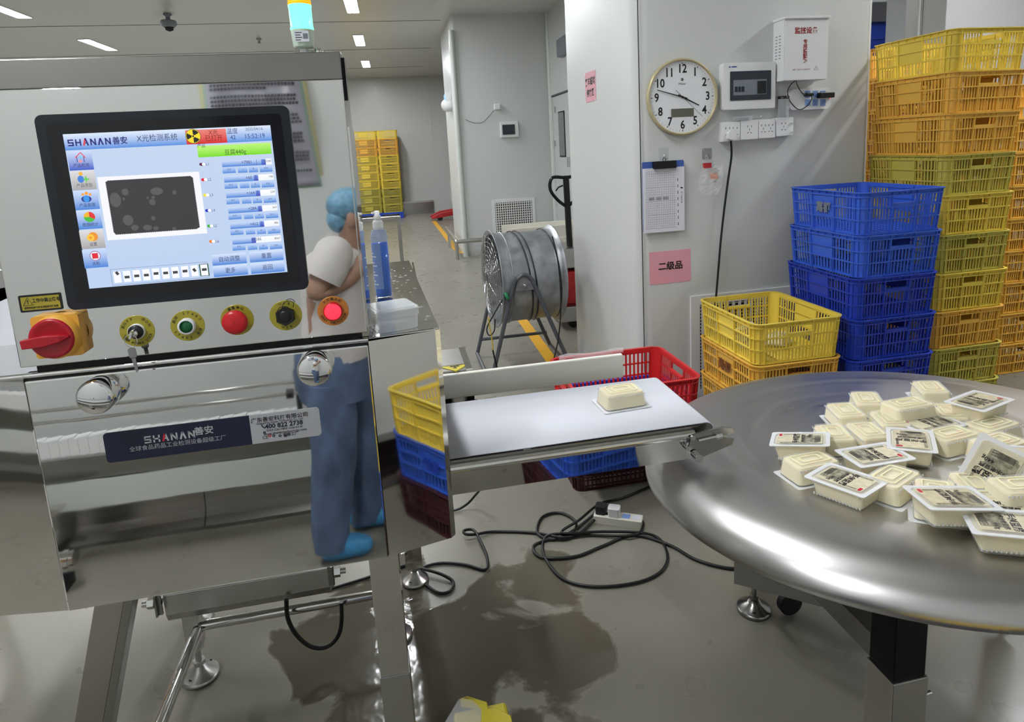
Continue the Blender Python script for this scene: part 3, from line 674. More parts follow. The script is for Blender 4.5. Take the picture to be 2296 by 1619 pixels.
# main isolator switch
q = aty(138, 748, YB); M = face((q.x + .002, YB, q.z)) 
b = B(); b.prism(rrect(.088, .088, .006, 3), 0, .022, 'switch_yellow', M=M); IS = b.obj('isolator_switch', MACH, bev=.002)
b = B(); b.lathe([(.001, .03), (.036, .03), (.044, .026), (.046, .012), (.046, 0)], 'switch_yellow', 40, M @ Matrix.Translation((0, 0, .008))); b.obj('dial_ring', IS)
q2 = aty(124, 753, YB - .05); M2 = face((q2.x, YB - .04, q2.z))
M2 = M @ Matrix.Translation((-.003, 0, .036))
b = B(); b.lathe([(.001, .003), (.030, .003), (.036, .006), (.041, .004), (.042, -.004)], 'switch_red', 40, M2); b.obj('dial', IS)
b = B(); M3 = M2 @ Matrix.Rotation(radians(5), 4, 'Z')
b.hull([[(-.048, -.009, .003), (-.048, .009, .003), (-.048, .009, .02), (-.048, -.009, .02)], [(-.01, -.011, .003), (-.01, .011, .003), (-.01, .011, .02), (-.01, -.011, .02)], [(.02, -.007, .003), (.02, .007, .003), (.02, .007, .018), (.02, -.007, .018)], [(.036, -.002, .003), (.036, .002, .003), (.036, .002, .012), (.036, -.002, .012)]], 'switch_red', M3); b.obj('handle', IS, bev=.002)
def legend(px, py, name, m='legend_yellow', r=.0345, top='', bot='', ts=.0075):
    q = aty(px, py, YB); M = face((q.x, YB, q.z)); b = B(); b.lathe([(.001, .0012), (r - .001, .0012), (r, .0004), (r, 0)], m, 40, M, smooth=False); t = b.obj(name, MACH)
    b = B()
    for s_, sg in ((top, 1), (bot, -1)):
        n = len(s_)
        for i, ch in enumerate(s_):
            if ch == ' ': continue
            a = radians(90 * sg) - sg * (i - (n - 1) / 2) * radians(150 / max(n, 8))
            rr = r * .8; b.text(ch, ts, 'ink', M @ Matrix.Translation((rr * cos(a), rr * sin(a), .0015)) @ Matrix.Rotation(a - sg * pi / 2, 4, 'Z'), wt=.02)
    b.obj('lettering', t); return t, M
t, M = legend(308, 742, 'key_switch', top='关OFF  开ON', bot='软启动 POWER LOCK')
b = B(); b.lathe([(.001, .008), (.0165, .008), (.0165, .001)], 'white_plastic', 32, M); b.obj('ring', t)
b = B(); b.lathe([(.001, .012), (.014, .012), (.015, .010), (.015, .002)], 'black_plastic', 32, M); b.obj('barrel', t)
b = B(); b.lathe([(.001, .022), (.0075, .022), (.0085, .019), (.0085, .01)], 'chrome', 24, M @ Matrix.Translation((-.001, -.001, 0)))
b.prism(rrect(.004, .016, .0018), .018, .038, 'tube_steel', M @ Matrix.Rotation(radians(-20), 4, 'Z'))
b.tube([M @ V((-.002 + .012 * cos(radians(a)), -.012 + .014 * sin(radians(a)), .034)) for a in range(0, 360, 24)], .0009, 'tube_steel', 6, True)
KM = M @ Matrix.Translation((-.003, -.038, .034)) @ Matrix.Rotation(radians(4), 4, 'Z')
b.prism(rrect(.015, .022, .005), -.001, .001, 'dark_steel', KM); b.prism([(-.004, -.01), (.004, -.01), (.0035, -.04), (-.001, -.043), (-.0025, -.038), (-.002, -.03), (-.0035, -.024)], -.001, .001, 'dark_steel', KM); b.obj('keys', t)
t, M = legend(421, 730, 'start_button', top='启动 START', bot='START 启动')
b = B(); b.lathe([(.0135, .012), (.0175, .012), (.0175, .001)], 'white_plastic', 32, M); b.obj('ring', t)
b = B(); b.lathe([(.001, .009), (.013, .009), (.0138, .007), (.0138, .001)], 'button_green', 32, M); b.obj('push_cap', t)
t, M = legend(532, 717, 'emergency_stop', top='紧急停止', bot='')
b = B(); b.lathe([(.012, .001), (.012, .016), (.018, .018)], 'button_red', 24, M); b.obj('stem', t)
b = B(); b.lathe([(.001, .032), (.018, .031), (.0245, .028), (.0265, .024), (.0262, .019), (.017, .016)], 'button_red', 40, M); b.obj('mushroom_head', t)
t, M = legend(641, 707, 'usb_port', top='USB', bot='USB')
b = B(); hexa = [(.0215 * cos(radians(90 + 60 * k)), .0215 * sin(radians(90 + 60 * k))) for k in range(6)]; b.prism(hexa, .001, .013, 'black_plastic', M); b.lathe([(.001, .015), (.011, .015), (.013, .013)], 'black_plastic', 24, M); b.obj('cap', t, bev=.001)
b = B(); b.tube(spline([M @ V(p) for p in ((-.004, .018, .012), (0, .03, .012), (.012, .034, .01), (.02, .028, .008), (.018, .018, .008))], 6), .0008, 'black_plastic', 6); b.tube(spline([M @ V(p) for p in ((-.016, .012, .012), (-.008, .022, .014), (.006, .022, .014), (.014, .012, .012))], 6), .0008, 'black_plastic', 6); b.obj('tether', t)
t, M = legend(747, 697, 'indicator_lamp', 'legend_orange', .034, 'X光指示灯', 'XRAY INDICATOR')
b = B(); b.lathe([(.0185, .011), (.0205, .010), (.021, .001)], 'button_red', 32, M); b.obj('ring', t)
b = B(); b.lathe([(.001, .01), (.017, .010), (.0185, .009)], 'lamp_red', 32, M); b.obj('lens', t)

# ---- signal tower on the box
q = aty(682, 108, YB + .06); zt0 = zt + .006
b = B(); M = Matrix.Translation((q.x, YB + .06, zt0)); b.lathe([(.009, 0), (.009, .012)], 'white_plastic', 20, M); ST = b.obj('signal_tower', MACH)
kpx = (YB + .06) / FOC * 1.0
b = B(); b.lathe([(.009, .008), (.020, .010), (.022, .014), (.0238, .047)], 'beacon_body', 32, M); b.obj('base', ST)
b = B(); b.lathe([(.0238, .047), (.0246, .049), (.0244, .052), (.0236, .054), (.0236, .093), (.0246, .096), (.024, .099)], 'beacon_green', 32, M); b.obj('green_module', ST, label='lit green module')
b = B(); b.lathe([(.024, .099), (.0248, .102)] + [(.0234 + .0007 * (k % 2), .105 + k * .002) for k in range(38)] + [(.0246, .184), (.001, .186)], 'beacon_amber', 32, M, smooth=False); b.obj('amber_module', ST, label='amber module')
b = B(); b.prism(rrect(.030, .022, .002), 0, .0003, 'paper', face((q.x, YB + .06 - .0242, zt0 + .031)))
for k in range(4): b.box(-.013, .001 - .003 * (k % 2), .007 - k * .005, .0085 - k * .005, .0004, .0006, 'ink', face((q.x, YB + .06 - .0242, zt0 + .031)))
b.text('0', .001, 'ink', face((q.x + .009, YB + .034, zt0 + .031))) if False else b.box(.003, .013, -.005, .006, .0004, .0006, 'breaker_grey', face((q.x, YB + .06 - .0242, zt0 + .031)))
b.obj('rating_label', ST)
b = B()
for px, r in ((700, .003), (712, .007), (724, .003)):
    q = aty(px, 108, YB + .06); b.lathe([(.001, .011 * r / .007), (r, .010 * r / .007), (r, 0)], 'chrome', 16, Matrix.Translation((q.x, YB + .06, zt0)))
b.obj('cap_nuts', MACH)

# ---- legs and undercarriage
def sqtube(b, p0, p1, w, d, m):
    p0, p1 = V(p0), V(p1); x = V((1, 0, 0)) * w / 2; y = V((0, 1, 0)) * d / 2
    b.hull([[p + x * a + y * c for a, c in ((-1, -1), (1, -1), (1, 1), (-1, 1))] for p in (p0, p1)], m)
def foot(parent, x, y, name='levelling_foot', r=.055, m='satin_steel', zs=.11, rod=.009):
    b = B(); M = Matrix.Translation((x, y, 0)); b.lathe([(.001, .001), (r, .001), (r, .012), (r * .92, .016), (r * .42, .036), (r * .30, .05), (rod * 1.3, .052)], m, 36, M)
    for a in (60, 240): b.lathe([(.001, .0185), (.006, .0185)], 'dark_gap', 10, M @ Matrix.Translation((r * .72 * cos(radians(a)), r * .72 * sin(radians(a)), .006)))
    o = b.obj(name, parent)
    b = B(); b.cyl((x, y, .045), (x, y, zs + .03), rod, m, 14); b.cyl((x, y, .052), (x, y, .066), rod * 1.9, m, 6, smooth=False); b.cyl((x, y, zs - .018), (x, y, zs - .004), rod * 2.1, m, 6, smooth=False); b.obj('threaded_rod', o)
    return o
yl = 1.56
p0, p1 = aty(850, 1250, yl), aty(905, 1619, yl)
b = B(); wx_ = aty(887, 1260, yl).x - aty(820, 1260, yl).x
xr = (p0.x + p1.x) / 2; b.box(xr - wx_ / 2, xr + wx_ / 2, yl, yl + .08, aty(905, 1510, yl).z, ZB, 'mirror_steel'); lg = b.obj('leg', MACH, bev=.002)
zj = aty(905, 1510, yl).z
b = B(); b.box(xr - wx_ / 2 - .002, xr + wx_ / 2 + .002, yl - .003, yl + .083, .08, zj, 'satin_steel'); b.obj('leg_sleeve', lg, bev=.002)
foot(lg, xr, yl + .04, zs=.09)
q0, q1 = aty(238, 1368, yl), aty(195, 1619, yl)
d = (q1 - q0) / (q0.z - q1.z); pb = q0 + d * (q0.z - .08)
b = B(); w2 = .066
sqtube(b, (q0.x + (q0.z - ZB) * d.x, yl + .02, ZB), (pb.x, yl + .02, .08), w2, .012, 'plate_steel')
sqtube(b, (q0.x + (q0.z - ZB) * d.x + w2 / 2 + .012, yl + .035, ZB), (pb.x + w2 / 2 + .012, yl + .035, .08), .02, .05, 'dark_steel'); lg = b.obj('leg', MACH, bev=.001); foot(lg, pb.x, yl + .04, zs=.09)
for x_ in (XLm - .1, -.05):
    b = B(); b.box(x_ - .035, x_ + .035, HB - .1, HB - .03, .08, ZB, 'mirror_steel'); lg = b.obj('leg', MACH, bev=.002); foot(lg, x_, HB - .065, zs=.09)
# cross channel with bolted ends
yb = 2.1
a0, a1 = aty(365, 1338, yb), aty(735, 1272, yb); zt_ = (a0.z + a1.z) / 2; zb_ = aty(375, 1398, yb).z
b = B(); prf = [(0, zt_), (0, zb_ + .03), (.012, zb_), (.11, zb_), (.11, zt_)]
b.hull([[(a0.x, yb + y, z) for y, z in prf], [(a1.x, yb + y, z) for y, z in prf]], 'satin_steel'); CH = b.obj('cross_channel', MACH, bev=.003)
for xx, sg in ((a0.x, -1), (a1.x, 1)):
    b = B(); b.box(min(xx, xx + sg * .02), max(xx, xx + sg * .02), yb - .02, yb - .012, zt_ - .055, zt_ + .02, 'dark_steel').box(min(xx + sg * .012, xx + sg * .018), max(xx + sg * .012, xx + sg * .018), yb - .03, yb + .01, zt_ - .055, zt_ + .02, 'dark_steel')
    b.cyl((xx, yb - .01, zt_ - .012), (xx + sg * .06, yb - .01, zt_ - .012), .01, 'tube_steel', 14); b.cyl((xx + sg * .022, yb - .01, zt_ - .012), (xx + sg * .042, yb - .01, zt_ - .012), .019, 'tube_steel', 6, smooth=False); b.obj('bolt', CH)
t0, t1 = aty(455, 1406, 2.15), aty(830, 1332, 2.15); tz = (t0.z + t1.z) / 2
b = B(); b.cyl((t0.x - .02, 2.15, tz), (t1.x + .03, 2.15, tz), .017, 'tube_steel', 20); b.obj('tie_tube', MACH)
b = B(); tx = aty(440, 1405, 2.12).x; b.cyl((tx, 2.12, tz), (tx, 1.5, tz), .019, 'tube_steel', 20); b.obj('tie_tube', MACH)
fp = atz(452, 1516, 0)
b = B(); b.box(fp.x - .025, fp.x + .025, fp.y - .025, fp.y + .025, .13, zb_ + .02, 'satin_steel'); pt = b.obj('support_post', MACH, bev=.002); foot(pt, fp.x, fp.y, r=.062, zs=.13, rod=.011)
fp = atz(902, 1425, 0)
b = B(); b.box(fp.x - .045, fp.x + .005, fp.y - .025, fp.y + .025, .12, ZB, 'satin_steel'); pt = b.obj('support_post', MACH, bev=.002); foot(pt, fp.x - .02, fp.y, r=.058, zs=.12)
b = B(); q = aty(892, 1310, 2.0); b.box(q.x - .004, q.x + .004, 1.98, 2.06, aty(895, 1366, 2.0).z, ZB, 'dark_steel'); b.obj('hanger_bar', MACH)
# hanging cable loop
pts = [aty(*p, 2.08) for p in ((642, 1345), (645, 1385), (662, 1420), (690, 1446), (718, 1453), (742, 1445), (760, 1422), (766, 1390), (765, 1350))]
b = B(); b.tube(spline(pts, 6), .0075, 'cable_rubber', 10); b.obj('hanging_cable', MACH)

# ============================================================ OUTFEED CONVEYOR
BZ = .952
OC = empty('outfeed_conveyor', 'short belt conveyor with white belt running from the machine to the turntable', 'conveyor', (.45, 1.8, 0))
xe = atz(1640, 975, BZ).x; y0, y1 = 1.615, atz(1478, 845, BZ).y
b = B(); r = .028; prof = [(-.35, BZ), (xe - r, BZ)] + [(xe - r + r * sin(radians(a)), BZ - r + r * cos(radians(a))) for a in range(15, 181, 15)] + [(-.35, BZ - 2 * r)]
n = len(prof); b.add([(x, y, z) for y in (y0, y1) for x, z in prof], [(i, i + 1, n + i + 1, n + i) for i in range(n - 1)], 'belt_white', True); o = b.obj('belt', OC)
so = o.modifiers.new('t', 'SOLIDIFY'); so.thickness = .0025
for rx in (xe - r, .3, -.2):
    b = B(); b.cyl((rx, y0 + .002, BZ - r), (rx, y1 - .002, BZ - r), r - .0028, 'tube_steel', 24); b.obj('roller', OC)
b = B(); b.box(-.3, xe - .05, y0 - .002, y0 + .004, BZ - .02, BZ - .006, 'dark_steel'); b.cyl((-.3, y0 - .010, BZ - .026), (xe - .07, y0 - .010, BZ - .026), .012, 'mirror_steel', 20); b.obj('edge_rail', OC)
zpl = aty(1010, 1112, 1.6).z
b = B(); xp = aty(1540, 1030, 1.6).x; b.add([(-.0, 1.602, BZ - .03), (xp, 1.602, BZ - .03), (xp, 1.602, zpl), (-.0, 1.602, zpl), (0, 1.606, BZ - .03), (xp, 1.606, BZ - .03), (xp, 1.606, zpl), (0, 1.606, zpl)], [(0, 3, 2, 1), (4, 5, 6, 7), (0, 1, 5, 4), (1, 2, 6, 5), (2, 3, 7, 6)], 'mirror_steel'); b.obj('side_plate', OC)
b = B(); b.box(0, xp, y1 - .006, y1, zpl, BZ - .03, 'mirror_steel').box(0, xp, 1.606, y1, zpl, zpl + .004, 'satin_steel'); b.obj('back_plate', OC)
for yy, sg in ((1.594, -1),):
    pol = [aty(*p, 1.594) for p in ((1549, 974), (1620, 957), (1641, 960), (1645, 969), (1632, 975), (1612, 976), (1634, 983), (1645, 984), (1640, 996), (1562, 1029), (1551, 1018), (1543, 1005))]
    b = B(); b.prism([(p.x, p.z) for p in pol], -.003, .003, 'plate_steel', face((0, yy, 0))); EP = b.obj('tension_plate', OC, bev=.001)
    if sg < 0:
        q0_, q1_ = aty(1566, 988, 1.585), aty(1618, 976, 1.585); b = B(); b.cyl(q0_, q1_, .004, 'chrome', 10); m_ = q0_.lerp(q1_, .75); b.cyl(m_, q1_, .009, 'tube_steel', 6, smooth=False); b.obj('tension_screw', EP)
        for px, py in ((1552, 980), (1541, 1004)): q = aty(px, py, 1.588); b = B(); b.cyl(q, q + V((0, -.008, 0)), .007, 'tube_steel', 12); b.obj('bolt', EP)
        q = aty(1557, 1018, 1.588); b = B(); b.cyl(q, q + V((0, -.03, 0)), .012, 'tube_steel', 20); b.obj('clamp_knob', EP)
gy = 2.06; ga, gb = aty(985, 838, gy), aty(1397, 800, gy); gc, gd = aty(1397, 849, gy), aty(990, 895, gy)
gz1, gz0 = (ga.z + gb.z) / 2, (gc.z + gd.z) / 2
b = B(); b.box(-.25, gb.x, gy, gy + .02, gz0, gz1, 'guide_plastic'); b.obj('side_guide', OC, bev=.004)
for xx in (.2, .12): b = B(); b.box(xx - .02, xx + .02, y1 - .004, gy + .03, BZ - .05, BZ - .035, 'black_plastic').box(xx - .012, xx + .012, gy + .02, gy + .04, BZ - .05, gz1 - .03, 'black_plastic'); b.obj('guide_bracket', OC)
zm = gz1 + .005
mq = [atz(*p, zm) for p in ((985, 838), (1060, 833), (1046, 797), (985, 803))]
b = B(); b.box(-.12, mq[1].x, gy + .03, gy + .03 + .24, zm - .14, zm, 'satin_steel'); b.box(mq[1].x - .02, mq[1].x + .004, gy + .025, gy + .27, zm - .012, zm + .002, 'tube_steel'); MC = b.obj('motor_cover', OC, bev=.002)
q = atz(1020, 824, zm + .001)
tri = [(-.062, .028), (.062, .028), (0, -.045)]
b = B(); Mt = Matrix.Translation((q.x, q.y, zm + .0008)); b.add([(x, y, 0) for x, y in tri][::-1], [(0, 1, 2)], 'dustpan_yellow', False, Mt); 
b.tube([Mt @ V((x * .93, y * .9, .0005)) for x, y in tri], .0009, 'ink', 6, True); b.disc(.006, .001, 'ink', 12, Mt @ Matrix.Translation((0, .010, 0))); 
for a in (30, 150, 270): b.add([(0, 0, .001)] + [(.017 * cos(radians(a + k)), .017 * sin(radians(a + k)), .001) for k in (-25, 0, 25)], [(0, 1, 2, 3)], 'ink', False, Mt @ Matrix.Translation((0, .006, 0)))
b.text('当心电离辐射', .011, 'ink', Mt @ Matrix.Translation((0, .021, .001))); b.obj('warning_triangle', MC)
b = B(); b.box(.0, .012, 1.9, 1.96, .95, .955, 'dark_gap') if False else b.tube(spline([(.075, 1.66, BZ + .001), (.085, 1.78, BZ + .03), (.06, 1.86, BZ + .05)], 5), .0015, 'satin_steel', 6); b.obj('curtain_edge', OC)
# tofu is placed on it further down

# ============================================================ TURNTABLE
TC = V((1.42, 1.567, .85)); TN = V((-.038, .067, 1)).normalized()
RT = empty('collecting_turntable', 'large round brushed steel turntable with rolled rim, covered with tofu packs', 'table', (TC.x, TC.y, 0))
tx_ = V((0, 1, 0)).cross(TN).normalized(); ty_ = TN.cross(tx_)
TM = Matrix.Translation(TC) @ Matrix((tx_, ty_, TN)).transposed().to_4x4()
Rr = .745
prof = [(0.001, 0), (.2, 0), (.4, 0), (.56, 0), (.615, -.001), (.645, -.006), (.68, -.018), (.71, -.034), (.732, -.052), (Rr - .004, -.068), (Rr, -.074), (Rr, -.092), (Rr - .004, -.096), (Rr - .02, -.096), (Rr - .02, -.06), (.6, -.03), (.001, -.03)]
b = B(); b.lathe(prof, 'turntable_steel', 128)
me = b.mesh('turntable_top'); o = bpy.data.objects.new('turntable_top', me); COL.objects.link(o); o.parent = RT; o.matrix_parent_inverse = Matrix.Identity(4)
o.matrix_local = Matrix.Translation((-TC.x, -TC.y, 0)) @ TM
b = B(); b.cyl((TC.x, TC.y, .3), (TC.x, TC.y, .8), .06, 'satin_steel', 24); b.obj('spindle', RT)
# base frame: two crossed beams, square leg in front, levelling foot
ft = atz(1690, 1368, 0)
bA, bB = V((1.135, 1.96, 0)), V((1.50, 1.60, 0)); dn_ = (bB - bA).normalized(); sd_ = V((-dn_.y, dn_.x, 0)) * .035
b = B(); b.hull([[bA + sd_ * s + V((0, 0, z)) for s, z in ((-1, .135), (1, .135), (1, .25), (-1, .25))], [bB + sd_ * s + V((0, 0, z)) for s, z in ((-1, .17), (1, .17), (1, .30), (-1, .30))]], 'dark_steel'); b.obj('base_beam', RT, bev=.003)
f1 = foot(RT, ft.x, ft.y, r=.062, m='dark_steel', zs=.17)
lp0, lp1 = aty(2042, 1380, 1.02), aty(2035, 1619, 1.02)
lw = aty(2075, 1450, 1.02).x - aty(2003, 1450, 1.02).x
zs_ = aty(2035, 1524, 1.02).z; lx = aty(2040, 1500, 1.02).x
b = B(); b.box(lx - lw / 2, lx + lw / 2, 1.02, 1.09, zs_, .80, 'stand_dark'); LG = b.obj('leg', RT, bev=.002)
b = B(); b.box(lx - lw / 2 - .004, lx + lw / 2 + .004, 1.015, 1.095, .12, zs_, 'satin_steel'); b.obj('leg_sleeve', LG, bev=.002); foot(LG, lx, 1.055, r=.06, zs=.12)
b = B(); q = aty(2075, 1558, 1.05); b.cyl((q.x - .02, 1.05, q.z), (q.x + .014, 1.05, q.z + .003), .005, 'chrome', 10); b.obj('locking_bolt', LG)
b = B(); b.box(lx - lw / 2, lx + lw / 2, 1.09, TC.y, .6, .66, 'dark_steel'); b.obj('radial_beam', RT, bev=.002)
for xx, yy in ((TC.x + .6, TC.y + .1), (TC.x, TC.y + .5)):
    b = B(); b.box(xx - .03, xx + .03, yy - .03, yy + .03, .12, .78, 'satin_steel'); l2 = b.obj('leg', RT, bev=.002); foot(l2, xx, yy, r=.055, zs=.12)
b = B(); b.box(TC.x - .03, TC.x + .03, TC.y, TC.y + .5, .18, .24, 'satin_steel'); b.obj('base_beam', RT, bev=.002)
cst = atz(1770, 1345, .06)
b = B(); b.cyl((cst.x, cst.y - .012, .05), (cst.x, cst.y + .012, .05), .045, 'black_rubber', 20); b.prism([(-.06, .0), (.07, .0), (.03, -.05), (-.01, -.06)], -.018, .018, 'dark_steel', face((cst.x, cst.y, .17))); b.obj('castor', RT)

# ============================================================ TOFU PACKS
def rsec(w, l, r, z, n=4): return [(x, y, z) for x, y in rrect(w, l, r, n)]
def tofu_mesh():
    b = B(); secs = [rsec(.117, .078, .010, .0015), rsec(.122, .083, .012, .006), rsec(.134, .094, .013, .044)]
    b.hull(secs, 'tofu', smooth=False)
    # moulded rings on the underside (seen when the pack lies upside down)
    for w, l, z0, z1 in ((.094, .058, .0015, .0002), (.060, .034, .0015, -.0005)):
        o = rsec(w, l, .008, 0); i = rsec(w - .008, l - .008, .006, 0); n = len(o)
        z0 = -.0020; vs = [(x, y, z0) for x, y, _ in o] + [(x * .985, y * .985, z0 - .0018) for x, y, _ in o] + [(x, y, z0 - .0018) for x, y, _ in i] + [(x * .98, y * .98, z0) for x, y, _ in i]
        b.add(vs, [(j * n + k, j * n + (k + 1) % n, (j + 1) * n + (k + 1) % n, (j + 1) * n + k) for j in range(3) for k in range(n)], 'tofu')
    # fine flutes along the upper wall
    return b.mesh('tofu_block')
def tray_mesh():
    b = B(); secs = [rsec(.120, .081, .010, -.0022), rsec(.126, .087, .012, .0055), rsec(.138, .098, .014, .046)]
    n = len(secs[0]); b.add([p for s_ in secs for p in s_], [(a * n + i, a * n + (i + 1) % n, (a + 1) * n + (i + 1) % n, (a + 1) * n + i) for a in range(2) for i in range(n)], 'tray_film', True)
    b.add([(x, y, -.0022) for x, y, z in secs[0]], [list(range(n))[::-1]], 'tray_film')
    i_, o_ = rsec(.136, .096, .013, .047), rsec(.158, .118, .007, .0465); o2 = rsec(.158, .118, .007, .0485); i2 = rsec(.136, .096, .013, .0485)
    vs = i_ + o_ + o2 + i2; b.add(vs, [(j * n + k, j * n + (k + 1) % n, (j + 1) * n + (k + 1) % n, (j + 1) * n + k) for j in range(3) for k in range(n)], 'tray_rim')
    for sx in range(-7, 8):   # crimp ribs on the long edges
        for sy in (-1, 1): b.box(sx * .0085 - .0015, sx * .0085 + .0015, sy * .0445 - .0008, sy * .0445 + .0008, .004, .009, 'tray_rim')
    return b.mesh('plastic_tray')
def film_mesh():
    b = B(); b.prism(rrect(.134, .094, .012), .0487, .0492, 'tray_film'); b.prism(rrect(.120, .080, .003), .0494, .0497, 'film_print')
    b.prism(rrect(.050, .058, .003, 3, .030, -.004), .0497, .0499, 'film_grey'); b.prism(rrect(.10, .008, .002, 3, -.002, -.034), .0497, .0499, 'film_grey')
    return b.mesh('lid_film')
def ink_mesh():
    b = B(); T = lambda x, y, a=90: Matrix.Translation((x, y, .0501)) @ Matrix.Rotation(radians(a), 4, 'Z')
    b.text('手创豆腐', .019, 'ink', T(-.008, 0), wt=.035); b.text('卤水老豆腐', .012, 'ink', T(.010, .002), wt=.03); b.text('440g', .014, 'ink', T(.026, .02), wt=.02)
    for k in range(7): b.box(.040 + k * .0022, .0412 + k * .0022, -.028, .02 - (k % 3) * .006, .0499, .0501, 'ink')
    for k in range(14): b.box(-.045 + k * .0032, -.0435 + k * .0032, .030, .036, .0498, .05, 'ink')
    b.prism(rrect(.008, .016, .003, 3, -.053, .029), .0498, .0503, 'ink_red'); return b.mesh('lettering')
ME = dict(tofu_block=tofu_mesh(), plastic_tray=tray_mesh(), lid_film=film_mesh(), lettering=ink_mesh())
def pack(center, long_dir, normal, flipped, label, group='tofu packs on the turntable', film=None, name='tofu_pack'):
    t = empty(name, label, 'tofu pack', (0, 0, 0), group)
    z = V(normal).normalized() * (-1 if flipped else 1); x = V(long_dir); x = (x - z * x.dot(z)).normalized(); y = z.cross(x)
    t.matrix_world = Matrix.Translation(center) @ Matrix((x, y, z)).transposed().to_4x4()
    for nm in ('tofu_block', 'plastic_tray') + (('lid_film',) if (film or not flipped) else ()):
        o = bpy.data.objects.new(nm, ME[nm]); COL.objects.link(o); o.parent = t
        if nm == 'lid_film': l = bpy.data.objects.new('lettering', ME['lettering']); COL.objects.link(l); l.parent = o
    return t
def tpl(px, py, h): return atp(px, py, TC + TN * h, TN)
PHT = .0495
TB = .0024
def qp(quad, flipped, label, lift=0, tilt=None, swap=False, rev=False):
    """quad: outline of the pack's upper face, as corners; lift: height of its underside above the table"""
    h = PHT + lift
    P = [tpl(1700 + x / 3.52, 800 + y / 3.52, h) for x, y in quad]
    c = (P[0] + P[1] + P[2] + P[3]) / 4
    e1 = ((P[1] - P[0]) + (P[2] - P[3])) / 2; e2 = ((P[3] - P[0]) + (P[2] - P[1])) / 2
    L = e1 if e1.length >= e2.length else e2
    if swap: L = e2 if L is e1 else e1
    if rev: L = -L
    nrm = V(TN)
    if tilt: nrm = (Quaternion(V(tilt[:3]).normalized(), radians(tilt[3])) @ nrm)
    base = c - nrm * TB
    return pack(base if flipped else c - nrm * PHT, L, nrm, flipped, label)
qp([(1195, 175), (1385, 145), (1530, 290), (1340, 320)], 1, 'upside-down tofu pack lying farthest from the camera, behind all the others')
qp([(1500, 345), (1760, 250), (1990, 335), (1725, 445)], 0, 'printed tofu pack on top of another at the right rear of the heap', .035, rev=True)
qp([(715, 250), (915, 243), (990, 390), (820, 400)], 1, 'upside-down tofu pack at the rear left of the heap, behind its neighbour')
qp([(525, 345), (705, 335), (865, 470), (680, 500)], 1, 'upside-down tofu pack in the left rear, its rim edge overhanging to the left')
qp([(985, 330), (1245, 295), (1375, 375), (1110, 425)], 1, 'upside-down tofu pack raised on others in the middle of the heap', .036)
qp([(885, 415), (1060, 400), (1215, 540), (1020, 560)], 1, 'upside-down tofu pack half hidden under the raised middle pack')
qp([(690, 515), (870, 490), (1040, 625), (880, 660)], 1, 'upside-down tofu pack in the middle left between two others')
qp([(450, 525), (650, 530), (750, 655), (560, 650)], 1, 'upside-down tofu pack behind the leftmost printed pack')
qp([(125, 578), (440, 600), (600, 722), (165, 685)], 0, 'printed tofu pack farthest left on the turntable, tipped up', .012, tilt=(1, .3, 0, -6))
qp([(200, 775), (430, 738), (620, 820), (400, 875)], 1, 'upside-down tofu pack at the left front with a clear rim on the steel')
qp([(425, 942), (650, 878), (960, 982), (735, 1048)], 0, 'printed tofu pack at the front left with its corner towards the camera', rev=True)
qp([(870, 935), (1010, 855), (1245, 910), (1110, 1010)], 1, 'upside-down tofu pack touching the right side of the front left printed pack')
qp([(660, 737), (950, 688), (1190, 800), (870, 848)], 0, 'glossy printed tofu pack in the middle of the left group', .004, rev=True)
qp([(1042, 562), (1345, 582), (1375, 748), (1062, 715)], 0, 'printed tofu pack in the centre with its red mark at lower right', .006, rev=True)
qp([(1350, 570), (1570, 520), (1705, 605), (1450, 670)], 1, 'upside-down tofu pack right of the central printed pack')
qp([(1210, 515), (1420, 470), (1520, 515), (1260, 565)], 0, 'printed tofu pack mostly hidden, only a strip of film showing in the middle', -.004)
qp([(1375, 365), (1500, 350), (1640, 470), (1480, 495)], 1, 'upside-down tofu pack with a caved top behind the right rear printed pack')
qp([(1640, 515), (1880, 450), (2060, 505), (1800, 585)], 1, 'upside-down tofu pack carrying the right rear printed pack')
qp([(1680, 648), (1940, 582), (2110, 655), (1840, 732)], 1, 'upside-down tofu pack at the right behind the pack standing on edge')
qp([(1730, 795), (1900, 770), (1990, 880), (1810, 905)], 1, 'upside-down tofu pack hidden behind the pack standing on edge')
pk = qp([(1960, 745), (2150, 720), (2230, 850), (2040, 880)], 0, 'tofu pack cut by the right edge of the photo at mid height', .01)
qp([(1540, 930), (1790, 925), (1915, 1050), (1690, 1065)], 1, 'upside-down tofu pack in front of the pack standing on edge')
qp([(1255, 975), (1530, 985), (1560, 1120), (1265, 1120)], 1, 'upside-down tofu pack with only its back edge showing behind the large front printed pack')
qp([(1232, 1215), (1362, 1035), (1800, 1005), (1700, 1180)], 0, 'large printed tofu pack at the front, tipped up towards the left', .022, tilt=(0, 1, 0, 5))
qp([(1945, 950), (2240, 935), (2290, 1040), (1935, 1055)], 1, 'upside-down tofu pack at the right edge right of the pack standing on edge', .03)
qp([(1800, 1130), (2010, 1120), (2060, 1220), (1840, 1230)], 0, 'printed tofu pack buried under the packs at the front right', -.002)
qp([(1725, 1345), (1800, 1232), (2200, 1250), (2190, 1400)], 0, 'printed tofu pack at the lower right corner of the heap', .006, rev=True)
# the one that stands on edge
c = tpl(1700 + 1915 / 3.52, 800 + 905 / 3.52, .06)
pack(c + V((.01, .03, -.012)), V((.25, -.2, .9)), V((-.75, -.65, .25)), False, 'printed tofu pack standing on its edge at the right of the turntable')
